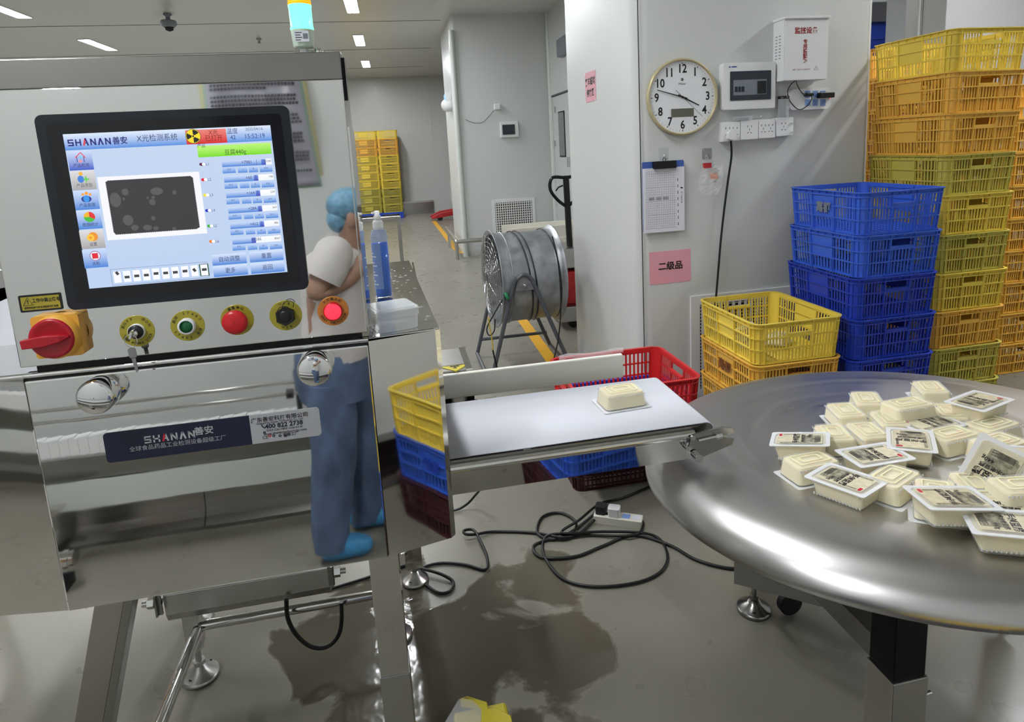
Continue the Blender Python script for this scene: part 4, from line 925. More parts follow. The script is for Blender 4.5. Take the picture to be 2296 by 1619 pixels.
# one on the conveyor belt
c = atz(1392, 872, BZ + PHT + .001); pack(V((c.x, c.y, BZ + PHT + .0005)), V((1, .06, 0)), V((0, 0, 1)), True, 'single upside-down tofu pack riding on the white conveyor belt', None)

# ============================================================ CRATES
CW, CL, CHt = .495, .60, .2215
def crate_mesh(m='crate_lemon'):
    b = B(); W, L, H = CW, CL, CHt; rc = .045
    def wall(Mw, n, kind):         # n length along u, centred; v up 0..H; outward +w
        u0, u1 = -n / 2 + rc, n / 2 - rc; t = .003
        def bx(a, c, d, e, w0=-t, w1=0): b.box(a, c, w0, w1, d, e, m, Mw)
        vr = (.012, .078, .140, .198, H)
        bx(u0, u1, vr[3], H - .004); bx(u0, u1, 0, vr[0])
        wd = u1 - u0; cs = (u0, u0 + wd * .32, u0 + wd * .68, u1)
        for v in vr[1:4]: bx(u0, u1, v - .004, v + .003, -t, .008)
        bx(u0, u1, H - .005, H, -t, .013); bx(u0, u1, 0, .005, -t, .007)
        for c in cs: bx(c - .003, c + .003, 0, H - .003, -t, .009)
        for k in range(1, 4 if kind == 's' else 3):
            for (a, c) in ((cs[0], cs[1]), (cs[1], cs[2]), (cs[2], cs[3])) if kind == 'l' else ((cs[1], cs[2]),):
                u = a + (c - a) * k / (4 if kind == 's' else 3); bx(u - .0015, u + .0015, vr[3], H - .004, 0, .008)
        for ci in range(3):
            a, c = cs[ci], cs[ci + 1]
            for ri in range(3):
                z0, z1 = vr[ri] + .003, vr[ri + 1] - .004
                if kind == 'l' and ci == 1 and ri > 0: bx(a, c, z0 - .005, z1 + .005); continue
                if kind == 's' and ci == 1 and ri == 2: bx(a + .003, c - .003, z0, z0 + .014, -.012, .006); continue
                ns = 7; pw = (c - a) / ns
                for k in range(ns + 1):
                    u = a + k * pw; bx(max(a, u - pw * .22), min(c, u + pw * .22), z0 - .002, z1 + .002)
    X = lambda ox, oy, a: Matrix.Translation((ox, oy, 0)) @ Matrix.Rotation(radians(a), 4, 'Z')
    # +w is outward: local y of the wall matrix
    wall(X(0, -L / 2, 180), W, 's'); wall(X(0, L / 2, 0), W, 's'); wall(X(-W / 2, 0, 90), L, 'l'); wall(X(W / 2, 0, -90), L, 'l')
    for sx, sy, a in ((1, 1, 0), (-1, 1, 90), (-1, -1, 180), (1, -1, 270)):
        Mc = Matrix.Translation((sx * (W / 2 - rc), sy * (L / 2 - rc), 0))
        for r0, r1, z0, z1 in ((rc - .003, rc, 0, H - .002), (rc, rc + .008, .074, .081), (rc, rc + .008, .136, .143), (rc, rc + .008, .194, .201), (rc - .003, rc + .013, H - .005, H), (rc, rc + .007, 0, .005)):
            b.lathe([(r0, z0), (r1, z0), (r1, z1), (r0, z1), (r0, z0)], m, 6, Mc, False, radians(a), radians(a + 90))
        for aa in (0, 30, 60, 90):
            b.box(rc, rc + .008, -.0012, .0012, 0, H, m, Mc @ Matrix.Rotation(radians(a + aa), 4, 'Z'))
    b.box(-W / 2 + .004, W / 2 - .004, -L / 2 + .004, L / 2 - .004, .004, .007, m)
    for k in range(9): u = -W / 2 + .03 + k * (W - .06) / 8; b.box(u - .0015, u + .0015, -L / 2 + .02, L / 2 - .02, .0, .012, m)
    for p in b.v:                    # slight taper towards the floor
        s_ = .945 + .055 * p.z / H; p.x *= s_; p.y *= s_
    return b.mesh('crate')
CM = crate_mesh()
def crate(x, y, z, rot, color, label, group, sz=1.0, text=None, name='plastic_crate'):
    o = bpy.data.objects.new(name, CM); COL.objects.link(o); o.location = (x, y, z); o.rotation_euler = (0, 0, radians(rot)); o.scale = (1, 1, sz)
    o.material_slots[0].link = 'OBJECT'; o.material_slots[0].material = MATS[color]
    o['label'] = label; o['category'] = 'crate'
    if group: o['group'] = group
    if text:
        b = B(); b.text(text[0], text[1], text[2], Matrix.Translation(text[3]) @ basis((0, 0, 0), text[4], (0, 0, 1)), wt=.03); l = b.obj('lettering', o, local=True)
    return o
def pallet(x, y, z, w, l, h, label, rot=0, fr='pallet_blue'):
    t = empty('plastic_pallet', label, 'pallet', (x, y, z), 'blue plastic pallets'); t.rotation_euler = (0, 0, radians(rot))
    b = B(); n = 7
    for k in range(n): u = -l / 2 + (k + .5) * l / n; b.box(-w / 2, w / 2, u - l / n * .42, u + l / n * .42, h - .03, h, fr)
    b.box(-w / 2, w / 2, -l / 2, -l / 2 + .04, h - .045, h - .03, fr).box(-w / 2, w / 2, l / 2 - .04, l / 2, h - .045, h - .03, fr); b.obj('deck', t, local=True)
    for ix in (-1, 0, 1):
        for iy in (-1, 0, 1): b = B(); cx, cy = ix * (w / 2 - .06), iy * (l / 2 - .06); b.box(cx - .055, cx + .055, cy - .055, cy + .055, .02, h - .045, fr); b.obj('block', t, local=True, bev=.004)
    for ix in (-1, 0, 1): b = B(); cx = ix * (w / 2 - .06); b.box(cx - .05, cx + .05, -l / 2, l / 2, 0, .02, fr); b.obj('runner', t, local=True)
    return t
PH = .222
ordn = ('topmost', 'second from the top', 'third from the top', 'fourth from the top', 'fifth from the top', 'sixth from the top', 'seventh from the top', 'eighth from the top', 'ninth from the top', 'tenth from the top')
def from_top(px, py, z):           # front-left top corner of a crate seen in the photo, at height z
    return atz(px, py, z)
# yellow stack in front of the grille
zt = .825; q = from_top(1697, 727, zt); yx, yy = q.x + CW / 2 - .012, q.y + CL / 2 - .012
pallet(yx, yy, 0, .56, .62, zt - 3 * PH, 'blue pallet on the floor under the short yellow crate stack')
crate(yx, yy, zt - PH, 0, 'crate_lemon', 'open bright yellow crate holding tofu packs, topmost of the short stack', 'short yellow stack')
crate(yx, yy, zt - 2 * PH, 0, 'crate_amber', 'orange-yellow crate with brown lettering under the open bright yellow crate', 'short yellow stack', text=('嘉都', .07, 'ink_brown', (-CW / 2 - .006, 0, .125), (0, -1, 0)))
crate(yx, yy, zt - 3 * PH, 0, 'crate_amber', 'lowest crate of the short yellow stack, mostly behind the turntable', 'short yellow stack')
pack(V((yx - .10, yy + .06, zt - PH + .03)), V((1, .25, .1)), V((-.1, -.75, .7)), False, 'printed tofu pack leaning inside the open yellow crate', None)
pack(V((yx + .04, yy - .05, zt - PH + .075)), V((.8, .6, 0)), V((0, .1, 1)), True, 'tofu pack lying in the middle of the open yellow crate', None)
# blue stack
zt = 1.452; q = from_top(1935, 432, zt); bxx, byy = q.x + CW / 2 - .012, q.y + CL / 2 - .012
pallet(bxx, byy, 0, .56, .62, zt - 6 * PH, 'blue pallet on the floor under the blue crate stack')
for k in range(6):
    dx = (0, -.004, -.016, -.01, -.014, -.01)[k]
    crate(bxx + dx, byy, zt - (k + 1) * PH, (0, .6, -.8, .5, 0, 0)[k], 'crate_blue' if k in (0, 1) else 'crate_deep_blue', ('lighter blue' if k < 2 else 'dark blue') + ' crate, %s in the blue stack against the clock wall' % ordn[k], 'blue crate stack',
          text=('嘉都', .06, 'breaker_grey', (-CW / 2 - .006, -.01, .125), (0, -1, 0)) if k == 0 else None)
# tall yellow stack
zt = 2.28; q = from_top(2140, 64, zt); tx, ty = q.x + CW / 2 - .012, q.y + CL / 2 - .012
cols = ('crate_lemon', 'crate_amber', 'crate_amber', 'crate_olive', 'crate_lemon', 'crate_olive', 'crate_lemon', 'crate_amber', 'crate_olive', 'crate_olive')
for k in range(10): crate(tx + (0, .004, -.004, -.012, -.01, -.014, -.012, -.018, -.01, -.012)[k], ty, zt - (k + 1) * .228, (0, .5, -.5, .4, -.6, .3, 0, .5, 0, 0)[k], cols[k], 'yellow crate, %s of the tall stack beside the blue crates' % ordn[k], 'tall yellow stack', sz=1.027)
# neighbours of that stack
x2 = tx - CW - .06 + .33; 
p = aty(1957, 110, ty + CL + .28); 
for k in range(9): crate(p.x + CW / 2, ty + CL + .38, p.z - (k + 1) * PH, 0, 'crate_amber', 'orange-yellow crate, %s of the stack behind the wall edge' % ordn[k], 'orange stack behind the wall edge')
pallet(p.x + CW / 2, ty + CL + .38, 0, .56, .62, max(.1, p.z - 9 * PH), 'pallet under the orange-yellow stack behind the wall edge')
q = aty(2272, 420, ty + .12)
for k in range(9): crate(q.x + CW / 2 + .02, ty + CL * .6 + .12, 2.0 - (k + 1) * PH, 0, 'crate_amber', 'orange crate, %s of the stack cut by the right edge' % ordn[k], 'stack at the right edge')
# floor stack behind the conveyor : maroon, blue, red on top
zr = 2 * PH + CHt; rq = atz(1567, 846, zr); mx, my = rq.x - CL / 2 + .01, rq.y + CW / 2
m0 = atz(1292, 1102, 0)
crate(m0.x + CL / 2 - .016, m0.y + CW / 2 - .02, 0, 90, 'crate_maroon', 'dark maroon crate on the floor behind the conveyor, seen under its side plate', 'crates behind the conveyor')
crate(m0.x + CL / 2 + .03, m0.y + CW / 2 - .15, PH, 90, 'crate_deep_blue', 'blue crate between the red and the maroon crate behind the conveyor', 'crates behind the conveyor')
crate(mx, my, 2 * PH, 90, 'crate_red', 'open bright red crate behind the white conveyor guide', 'crates behind the conveyor')
b = B(); yk = rq.y + CW - .02
b.tube([V((rq.x - CL + .05 + k * .05, yk - .005 + .006 * sin(k * 2.1), zr + .006 + .006 * sin(k * 1.3))) for k in range(8)], .014, 'bag_film', 8); b.obj('plastic_film', label='crumpled clear plastic film along the back rim of the red crate', cat='plastic film')
# stack near the camera, mirrored in the wing and in the conveyor side plate
sxx, syy, sr = .84, .30, -12
crate(sxx, syy, 0, sr, 'crate_maroon', 'maroon crate at the foot of the stack reflected in the machine wing', 'crates reflected in the machine')
crate(sxx, syy, PH, sr, 'crate_blue', 'blue crate in the stack reflected in the machine wing', 'crates reflected in the machine', text=('嘉都', .06, 'crate_deep_blue', (-CW / 2 - .006, -.01, .125), (0, -1, 0)))
crate(sxx - .01, syy, 2 * PH, sr, 'crate_lemon', 'yellow crate on top of the stack reflected in the machine wing', 'crates reflected in the machine')
# far pallet load : two columns of ten
fy = 18.0
f0, f1 = aty(797, 470, fy), aty(905, 478, fy); fz0 = aty(850, 478, fy).z; fz1 = aty(850, 293, fy).z
ph = (fz1 - fz0) / 10; wcol = (f1.x - f0.x)
pallet((f0.x + f1.x) / 2, fy + .38, 0, wcol, .9, max(.12, fz0), 'blue pallet under the far yellow crates against the far wall')
for c_ in range(2):
    for k in range(10):
        xx = f0.x + wcol * (.285 if c_ == 0 else .79)
        o = crate(xx, fy + .3, fz0 + k * ph, (90 if c_ == 0 else 0), ('crate_amber', 'crate_lemon')[k % 3 == 0] if k > 5 else ('crate_olive' if k < 3 else 'crate_lemon'), 'small yellow crate, %s, %s column of the far pallet' % (ordn[9 - k], ('left', 'right')[c_]), 'far pallet of yellow crates', sz=ph / PH)
        o.scale.x = o.scale.y = (wcol * .56 / CL) if c_ == 0 else (wcol * .42 / CW)
# crates far left behind the machine
for k in range(5): crate(-3.05, 3.9, .2 + k * PH, 0, 'crate_amber', 'yellow crate, %s of the stack at the left edge' % ordn[4 - k], 'yellow stack at the left edge')
pallet(-3.05, 3.9, 0, .56, .62, .2, 'pallet under the yellow crates at the left edge')

# ============================================================ THINGS ON THE CLOCK WALL
def wf(px, py, d=0): q = aty(px, py, WY - d); return face((q.x, WY - d, q.z))
def wq(px, py, d=0): return aty(px, py, WY - d)
KW = WY / FOC
q = wq(1529, 218, .02); M = face((q.x, WY, q.z)); rk = (wq(1609, 218, .03).x - wq(1450, 218, .03).x) / 2
CK = empty('wall_clock', 'round wall clock with gold rim and black numerals', 'clock', (q.x, WY, q.z))
b = B(); b.lathe([(rk * .9, 0), (rk * .985, .004), (rk, .02), (rk * .99, .036), (rk * .955, .042), (rk * .93, .038), (rk * .925, .026)], 'clock_gold', 64, M); b.obj('rim', CK)
b = B(); b.disc(rk * .93, .026, 'clock_face', 64, M); b.disc(rk * .9, .001, 'white_plastic', 48, M); b.obj('dial', CK)
b = B(); T = lambda x, y, a=0, z=.0268: M @ Matrix.Translation((x, y, z)) @ Matrix.Rotation(radians(a), 4, 'Z')
tl = 3
for k in range(60):
    a = radians(90 - 6 * k); r0 = rk * .885; w = .0022 if k % 5 == 0 else .0008; l = .010 if k % 5 == 0 else .006
    b.box(-w, w, -l, 0, 0, .0003, 'ink', T(r0 * cos(a), r0 * sin(a), degrees_ := math.degrees(a) - 90))
b.obj('minute_marks', CK)
for k in range(1, 13): a = radians(90 - 30 * k); b = B(); b.text(str(k), .068, 'ink', T(rk * .72 * cos(a), rk * .72 * sin(a)), wt=.022, sx=.86); b.obj('numeral', CK)
b = B()
for k in range(6): a = radians(60 * k); b.disc(.0032, 0, 'ink', 8, T(.0055 * cos(a), rk * .45 + .0055 * sin(a)))
b.text('Mitaier', .016, 'ink', T(0, rk * .34)); b.obj('dial_marking', CK)
b = B(); b.box(-rk * .32, rk * .32, -.024 - rk * .40, .024 - rk * .40, .026, .0275, 'lcd', M); b.obj('lcd_window', CK)
def hand(name, ang, l, w, z, back=.03):
    b = B(); b.prism([(-w, -back), (w, -back), (w * .6, l), (-w * .6, l)], z, z + .0012, 'ink', M @ Matrix.Rotation(radians(-ang), 4, 'Z')); b.obj(name, CK)
hand('hour_hand', 116, rk * .52, .0045, .029); hand('minute_hand', 286, rk * .74, .0035, .031, .03); hand('second_hand', 133, rk * .76, .001, .033, .06)
b = B(); b.lathe([(.001, .036), (.006, .035), (.007, .028)], 'ink', 16, M); b.obj('hub', CK)
# breaker box
def rect_of(x0, y0, x1, y1, d):
    a, c = wq(x0, y0, d), wq(x1, y1, d); return a.x, c.x, c.z, a.z
def rb(x0, x1, z0, z1, y0, y1, m, r=.006, b=None): b = b or B(); b.prism(rrect(x1 - x0, z1 - z0, r, 4, (x0 + x1) / 2, (z0 + z1) / 2), WY - y1, WY - y0, m, face((0, WY, 0)) @ Matrix.Translation((0, 0, -WY)) if False else basis((0, WY * 2 - WY, 0), (1, 0, 0), (0, 0, 1)) @ Matrix.Translation((0, 0, -WY + 0)) ); return b
def wb(x0, x1, z0, z1, d0, d1, m, r=.006, b=None):        # rounded slab on the wall between standoff d0 and d1
    b = b or B(); b.prism(rrect(x1 - x0, z1 - z0, min(r, (x1 - x0) / 2.1, (z1 - z0) / 2.1), 4, (x0 + x1) / 2, (z0 + z1) / 2), d0, d1, m, face((0, WY, 0))); return b
x0, x1, z0, z1 = rect_of(1624, 142, 1740, 241, .06)
BB = empty('breaker_box', 'white breaker box with a smoked dark cover between clock and cabinet', 'breaker box', ((x0 + x1) / 2, WY, (z0 + z1) / 2))
b = wb(x0, x1, z0, z1, 0, .05, 'white_plastic', .012); wb(x0 - .003, x1 + .003, z0 - .003, z1 + .003, .035, .045, 'white_plastic', .012, b); b.obj('housing', BB, bev=.003)
u0, u1, v0, v1 = rect_of(1639, 160, 1730, 222, .06)
wb(u0, u1, v0, v1, .05, .053, 'smoked_cover', .004).obj('cover', BB)
b = wb(u0 + .02, u1 - .03, v0 + .03, v1 - .05, .053, .0536, 'breaker_grey', .002); 
for k in range(3): wb(u0 + .03 + k * .022, u0 + .045 + k * .022, v0 + .05, v0 + .08, .0536, .056, 'nameplate_blue', .001, b)
wb(u1 - .09, u1 - .035, v0 + .035, v1 - .06, .0536, .056, 'black_gloss', .001, b); b.obj('breakers', BB)
b = B(); b.text('AZ DZ47', .014, 'ink_blue', face((x0 + .05, WY - .0505, z1 - .022))) if False else b.text('DELIXI', .001, 'ink_blue', face((0, 9, 0))) if False else b.prism([(-.008, -.004), (0, .006), (.008, -.004)], 0, .0005, 'ink_blue', face((x0 + .04, WY - .0502, z1 - .02))); b.box(x0 + .052, x0 + .085, WY - .0508, WY - .0503, z1 - .024, z1 - .017, 'ink_blue'); b.obj('marking', BB)
# monitoring cabinet
x0, x1, z0, z1 = rect_of(1757, 42, 1851, 178, .10)
MCB = empty('monitoring_cabinet', 'white wall cabinet with red Chinese lettering and a lip roof', 'cabinet', ((x0 + x1) / 2, WY, (z0 + z1) / 2))
b = wb(x0 - .0, x1, z0, z1, 0, .11, 'white_plastic', .003); b.obj('housing', MCB, bev=.002)
b = wb(x0 + .004, x1 - .002, z0 + .002, z1 - .014, .11, .116, 'white_plastic', .006); b.obj('door', MCB, bev=.002)
b = B(); b.box(x0 - .006, x1 + .008, WY - .125, WY, z1 - .004, z1 + .010, 'white_plastic'); b.obj('roof', MCB, bev=.002)
b = B()
for c_ in range(2):
    for k in range(8): b.box(x0 - .002, x0 + .001, WY - .04 - c_ * .035, WY - .025 - c_ * .035, z0 + .13 + k * .018, z0 + .135 + k * .018, 'breaker_grey')
b.obj('vent_slots', MCB)
D = .117
b = B(); q = wq(1808, 69, D); b.text('监控设备', .038, 'ink_maroon', face((q.x, WY - D, q.z)), wt=.03, sx=1.0)
for k, ch in enumerate('专用装配箱'): q = wq(1806 - k * .3, 94 + k * 10.6, D); b.text(ch, .028, 'ink_maroon', face((q.x, WY - D, q.z)), wt=.03)
q = wq(1798, 156, D); b.text('注意：非专业人员请勿打开！', .0095, 'ink_maroon', face((q.x, WY - D, q.z)))
q = wq(1830, 153, D); T_ = face((q.x, WY - D, q.z)); b.tube([T_ @ V(p) for p in ((-.014, -.01, 0), (.014, -.01, 0), (0, .014, 0))], .0006, 'ink_maroon', 5, True); b.obj('lettering', MCB)
for nm, pts in (('a', ((1782, 182), (1773, 190), (1766, 205), (1771, 226), (1786, 243), (1797, 245), (1810, 237), (1820, 222), (1817, 215), (1806, 214))), ('b', ((1785, 182), (1789, 194), (1797, 207), (1804, 213)))):
    b = B(); b.tube(spline([wq(x, y, .06 if i else .1) for i, (x, y) in enumerate(pts)], 6), .0028, 'cable_rubber', 8); b.obj('cable', MCB)
# socket column with blue sockets
x0, x1, z0, z1 = rect_of(1772, 200, 1864, 243, .04)
PS = empty('power_strip', 'wall power strip with six blue sockets under the white cabinet', 'power strip', ((x0 + x1) / 2, WY, (z0 + z1) / 2))
wb(x0, x1, z0, z1, 0, .035, 'white_plastic', .03).obj('housing', PS, bev=.003)
sk0 = wq(1811, 212, .036)
def socket_face(b, cx, cz, d, s, five=True, m='ink'):
    F = face((cx, WY - d, cz))
    for sx in (-1, 1): b.box(sx * s * .3 - .0016, sx * s * .3 + .0016, s * .38, s * .62, 0, .0006, m, F)
    for a in (0, 120, 240): b.box(-.0014, .0014, s * .16, s * .42, 0, .0006, m, F @ Matrix.Translation((0, -s * .25, 0)) @ Matrix.Rotation(radians(a), 4, 'Z'))
for r_ in range(2):
    for c_ in range(3):
        px, py = 1811 + c_ * 17, 211 + r_ * 19; q = wq(px, py, .036); b = wb(q.x - .018, q.x + .018, q.z - .02, q.z + .02, .035, .037, 'socket_blue', .003); socket_face(b, q.x, q.z, .0372, .018); b.obj('socket', PS)
q0_, q1_ = wq(1805, 213, .05), wq(1821, 213, .05); b = B(); b.box(q0_.x, q1_.x, WY - .07, WY - .037, q0_.z - .008, q0_.z + .010, 'black_plastic'); b.obj('charger_plug', label='small black plug in the blue-socket strip', cat='plug', bev=.003)
q0_, q1_ = wq(1834, 208, .05), wq(1866, 219, .05); b = B(); b.box(q0_.x, q1_.x, WY - .075, WY - .037, q1_.z, q0_.z, 'black_plastic'); AD = b.obj('power_adapter', label='long black power adapter in the blue-socket strip', cat='adapter', bev=.004)
b = B(); q = wq(1861, 221, .076); b.ball(q, .003, 'lamp_red', 8, 6); b.obj('indicator', AD)
# row of four white sockets
x0 = wq(1622, 294, .055).x; x1 = wq(1782, 290, .055).x; 
SR = empty('socket_row', 'row of four joined white wall sockets below the breaker box', 'wall sockets', ((x0 + x1) / 2, WY, wq(1700, 290).z))
for k in range(4):
    a, c_ = (1622, 1662, 1703, 1743)[k], (1662, 1703, 1741, 1782)[k]; yt, ybt = (274, 270, 268, 264)[k], (316, 312, 309, 304)[k]
    u0, u1, v0, v1 = rect_of(a, yt, c_ - 1, ybt, .055); b = wb(u0, u1, v0, v1, 0, .04, 'white_plastic', .003); wb(u0 + .002, u1 - .002, v0 + .003, v1 - .003, .04, .047, 'white_plastic', .004, b); SKT = b.obj('socket', SR, bev=.0015)
    b = B(); cz = (v0 + v1) / 2
    for cx in (((u0 + u1) / 2 - .024, (u0 + u1) / 2 + .024) if k in (0, 2) else ((u0 + u1) / 2 - .01 * (k == 3),)): socket_face(b, cx, cz, .0472, .042)
    b.obj('pin_holes', SKT)
b = B()
for py in (275, 295): q = wq(1775, py, .05); b.lathe([(.001, .012), (.007, .011), (.008, 0)], 'white_plastic', 14, face((q.x, WY - .047, q.z)))
b.obj('rotary_knob', SR)
q = wq(1640, 303, .06); b = wb(q.x - .026, q.x + .024, q.z - .026, q.z + .024, .047, .078, 'white_plastic', .012); b.obj('wall_plug', label='white plug in the leftmost socket of the row', cat='plug', bev=.004)
pts = [wq(1639, 316, .06), wq(1640, 350, .045), wq(1633, 400, .03), wq(1625, 460, .03), wq(1617, 530, .03), wq(1611, 600, .04), wq(1606, 660, .05), wq(1600, 720, .06), wq(1597, 780, .07), wq(1592, 830, .08), wq(1590, 900, .09)]
b = B(); pts = spline(pts, 6); pts += [V((pts[-1].x, pts[-1].y, z)) for z in (.3, .1)] + [V((pts[-1].x + .1, pts[-1].y - .05, .01))]; b.tube(pts, .0065, 'cable_rubber', 10); b.obj('cable', label='black cord hanging down the wall from the socket row', cat='cable')
# remote control and screwdriver bundle on the sockets, chewing jar
q0_ = wq(1648, 270, .05); q1_ = wq(1686, 262, .05)
b = B(); b.box(q0_.x, q1_.x, WY - .06, WY - .02, q0_.z - .002, q0_.z + .022, 'clear_plastic'); b.box(q0_.x + .01, q1_.x - .02, WY - .05, WY - .03, q0_.z, q0_.z + .016, 'breaker_grey'); b.obj('small_tool_packet', label='clear packet with small tools lying on the white socket row', cat='packet', bev=.002)
q2_ = wq(1708, 264, .05); b = B(); b.cyl((q1_.x, WY - .04, q0_.z + .012), (q2_.x, WY - .04, q0_.z + .014), .004, 'chrome', 8); b.ball((q2_.x, WY - .04, q0_.z + .014), .007, 'chrome', 8, 6); b.obj('small_screwdriver', label='small chrome tool beside the packet on the white socket row', cat='tool')
qa, qb = wq(1747, 216, .05), wq(1768, 266, .05); BT = empty('clear_bottle', 'tall clear bottle with black cap standing on the white socket row', 'bottle', ((qa.x + qb.x) / 2, WY - .045, qb.z))
M = Matrix.Translation(((qa.x + qb.x) / 2, WY - .045, qb.z)); hh = qa.z - qb.z; rr = (qb.x - qa.x) / 2
b = B(); b.lathe([(.001, 0), (rr, .002), (rr, hh * .25), (rr * .94, hh * .28), (rr, hh * .31), (rr, hh * .85), (rr * .9, hh * .9)], 'clear_plastic', 20, M); b.obj('body', BT)
b = B(); b.lathe([(rr * .7, .01), (rr * .7, hh * .82)], 'breaker_grey', 12, M, True, .4, 2.2); b.obj('inner_strips', BT)
b = B(); b.lathe([(rr * .98, hh * .88), (rr * .98, hh), (.001, hh)], 'black_plastic', 20, M); b.obj('cap', BT)
# hooks, clipboard, bag
def hook(px, py, label):
    q = wq(px, py); t = empty('adhesive_hook', label, 'hook', (q.x, WY, q.z), 'adhesive wall hooks')
    wb(q.x - .032, q.x + .032, q.z - .034, q.z + .034, 0, .0015, 'clear_plastic', .01).obj('backing_pad', t)
    b = B(); F = face((q.x, WY, q.z - .012)); b.lathe([(.001, .006), (.012, .005), (.013, .0015)], 'clear_plastic', 16, F)
    b.tube(spline([F @ V(p) for p in ((0, .012, .004), (0, .0, .012), (0, -.018, .012), (0, -.022, .022), (0, -.012, .028))], 5), .0016, 'chrome', 8); b.obj('wire_hook', t)
hook(1488, 345, 'adhesive hook that holds the clipboard'); hook(1585, 345, 'adhesive hook that holds the clear bag with a red clip')
u0, u1, v0, v1 = rect_of(1442, 364, 1537, 515, .03)
CP = empty('clipboard', 'blue clipboard with printed record sheets hanging below the clock', 'clipboard', ((u0 + u1) / 2, WY, v1))
wb(u0, u1, v0, v1, .010, .014, 'clip_blue', .008).obj('board', CP)
pv1 = wq(1490, 376, .03).z
wb(u0 + .002, u1 - .001, v0 - .004, pv1, .014, .022, 'paper', .002).obj('paper_sheets', CP)
b = B()
pw, phh = u1 - u0, pv1 - v0
for k in range(16): x = u0 + .018 + k * (pw - .075) / 16; b.box(x, x + .0005, WY - .0228, WY - .0225, v0 + .02, pv1 - .02, 'breaker_grey')
for k in range(26): z = v0 + .02 + k * (phh - .04) / 25; b.box(u0 + .018, u1 - .055, WY - .0228, WY - .0225, z, z + (.0005 if k % 6 else .0011), 'breaker_grey')
for k in range(3):
    for j in range(5): b.box(u0 + .035 + k * .045, u0 + .07 + k * .045, WY - .023, WY - .0228, v0 + phh * .5 + j * .004, v0 + phh * .5 + j * .004 + .0012, 'ink')
for k in range(8): z = v0 + .03 + k * phh * .1; b.box(u1 - .045, u1 - .042, WY - .0228, WY - .0225, z, z + .018, 'ink')
b.box(u1 - .026, u1 - .012, WY - .0228, WY - .0225, v0 + phh * .66, v0 + phh * .68, 'ink'); b.text('出厂产品检验记录', .009, 'ink', face((u1 - .02, WY - .0228, v0 + phh * .52)) @ Matrix.Rotation(radians(-90), 4, 'Z')); b.obj('printing', CP)
c0_, c1_ = wq(1465, 364, .03), wq(1516, 375, .03)
b = wb(c0_.x, c1_.x, c1_.z - .004, c0_.z + .004, .014, .034, 'clip_black', .004); b.tube([V((c0_.x + .004, WY - .03, c1_.z - .002)), V((c0_.x + .004, WY - .034, c1_.z - .014)), V((c1_.x - .004, WY - .034, c1_.z - .014)), V((c1_.x - .004, WY - .03, c1_.z - .002))], .0022, 'chrome', 8)
b.tube([V(((c0_.x + c1_.x) / 2 + .009 * cos(t_ * .6), WY - .024, c0_.z + .012 + .011 * sin(t_ * .6))) for t_ in range(10)], .0022, 'clip_black', 6, True); b.obj('spring_clip', CP, bev=.001)
q = wq(1592, 405, .03); BG = empty('clear_bag', 'clear plastic bag with an orange card hanging from a red binder clip', 'bag', (q.x, WY, q.z + .06))
bw, bh = .078, .088; nx_, nz_ = 14, 14
b = B(); F = face((q.x + .005, WY - .02, q.z))
vs = []; rn = random.Random(3)
for j in range(nz_ + 1):
    for i in range(nx_ + 1):
        u = -1 + 2 * i / nx_; v_ = -1 + 2 * j / nz_; wdt = bw * (1 - .12 * (v_ < -.6) - .06 * rn.random()) * (1 - .35 * max(0, -v_ - .45)); vs.append((u * wdt + .01 * v_, v_ * bh, .010 + .008 * rn.random() + .004 * sin(9 * u)))
b.add(vs, [(j * (nx_ + 1) + i, j * (nx_ + 1) + i + 1, (j + 1) * (nx_ + 1) + i + 1, (j + 1) * (nx_ + 1) + i) for j in range(nz_) for i in range(nx_)], 'bag_film', False, F); b.obj('film', BG)
q5 = wq(1602, 395, .03); b = B(); b.prism(rrect(.050, .036, .003, 2), 0, .002, 'bag_orange', face((q5.x, WY - .022, q5.z)) @ Matrix.Rotation(radians(-6), 4, 'Z')); b.obj('orange_card', BG)
q5 = wq(1587, 371, .04); b = wb(q5.x - .024, q5.x + .024, q5.z - .015, q5.z + .015, .024, .042, 'jack_red', .002); b.tube([V((q5.x - .006, WY - .034, q5.z + .012)), V((q5.x - .010, WY - .034, q5.z + .036)), V((q5.x, WY - .034, q5.z + .044)), V((q5.x + .009, WY - .034, q5.z + .036)), V((q5.x + .006, WY - .034, q5.z + .012))], .0014, 'chrome', 6); b.obj('binder_clip', BG)
# pink signs
u0, u1, v0, v1 = rect_of(1456, 566, 1549, 630, .002)
F = face(((u0 + u1) / 2, WY, (v0 + v1) / 2)) @ Matrix.Rotation(radians(.3), 4, 'Z')
b = B(); b.prism(rrect(u1 - u0, v1 - v0, .002, 2), 0, .0015, 'pink_paper', F); PKS = b.obj('pink_sign', label='pink landscape sign on the wall below the clipboard', cat='sign', group='pink wall signs', loc=((u0 + u1) / 2, WY, (v0 + v1) / 2))
b = B(); b.text('二级品', .054, 'ink', F @ Matrix.Translation((.002, .004, .002)), wt=.03); b.obj('lettering', PKS)
a_, c_ = atx(1313, 163, WX0), atx(1336, 226, WX0); ym, zm_ = (a_.y + c_.y) / 2, (a_.z + c_.z) / 2
yl_, yr_ = atx(1313, 195, WX0).y, atx(1336, 190, WX0).y; hh = atx(1325, 160, WX0).z - atx(1325, 228, WX0).z
F = basis((WX0, (yl_ + yr_) / 2, atx(1325, 194, WX0).z), (0, -1, 0), (0, 0, 1))
b = B(); b.prism(rrect(abs(yl_ - yr_), hh, .002, 2), 0, .003, 'pink_paper', F); PKS = b.obj('pink_sign', label='pink sign on the side face of the wall corner beside the clock', cat='sign', group='pink wall signs', loc=F.translation)
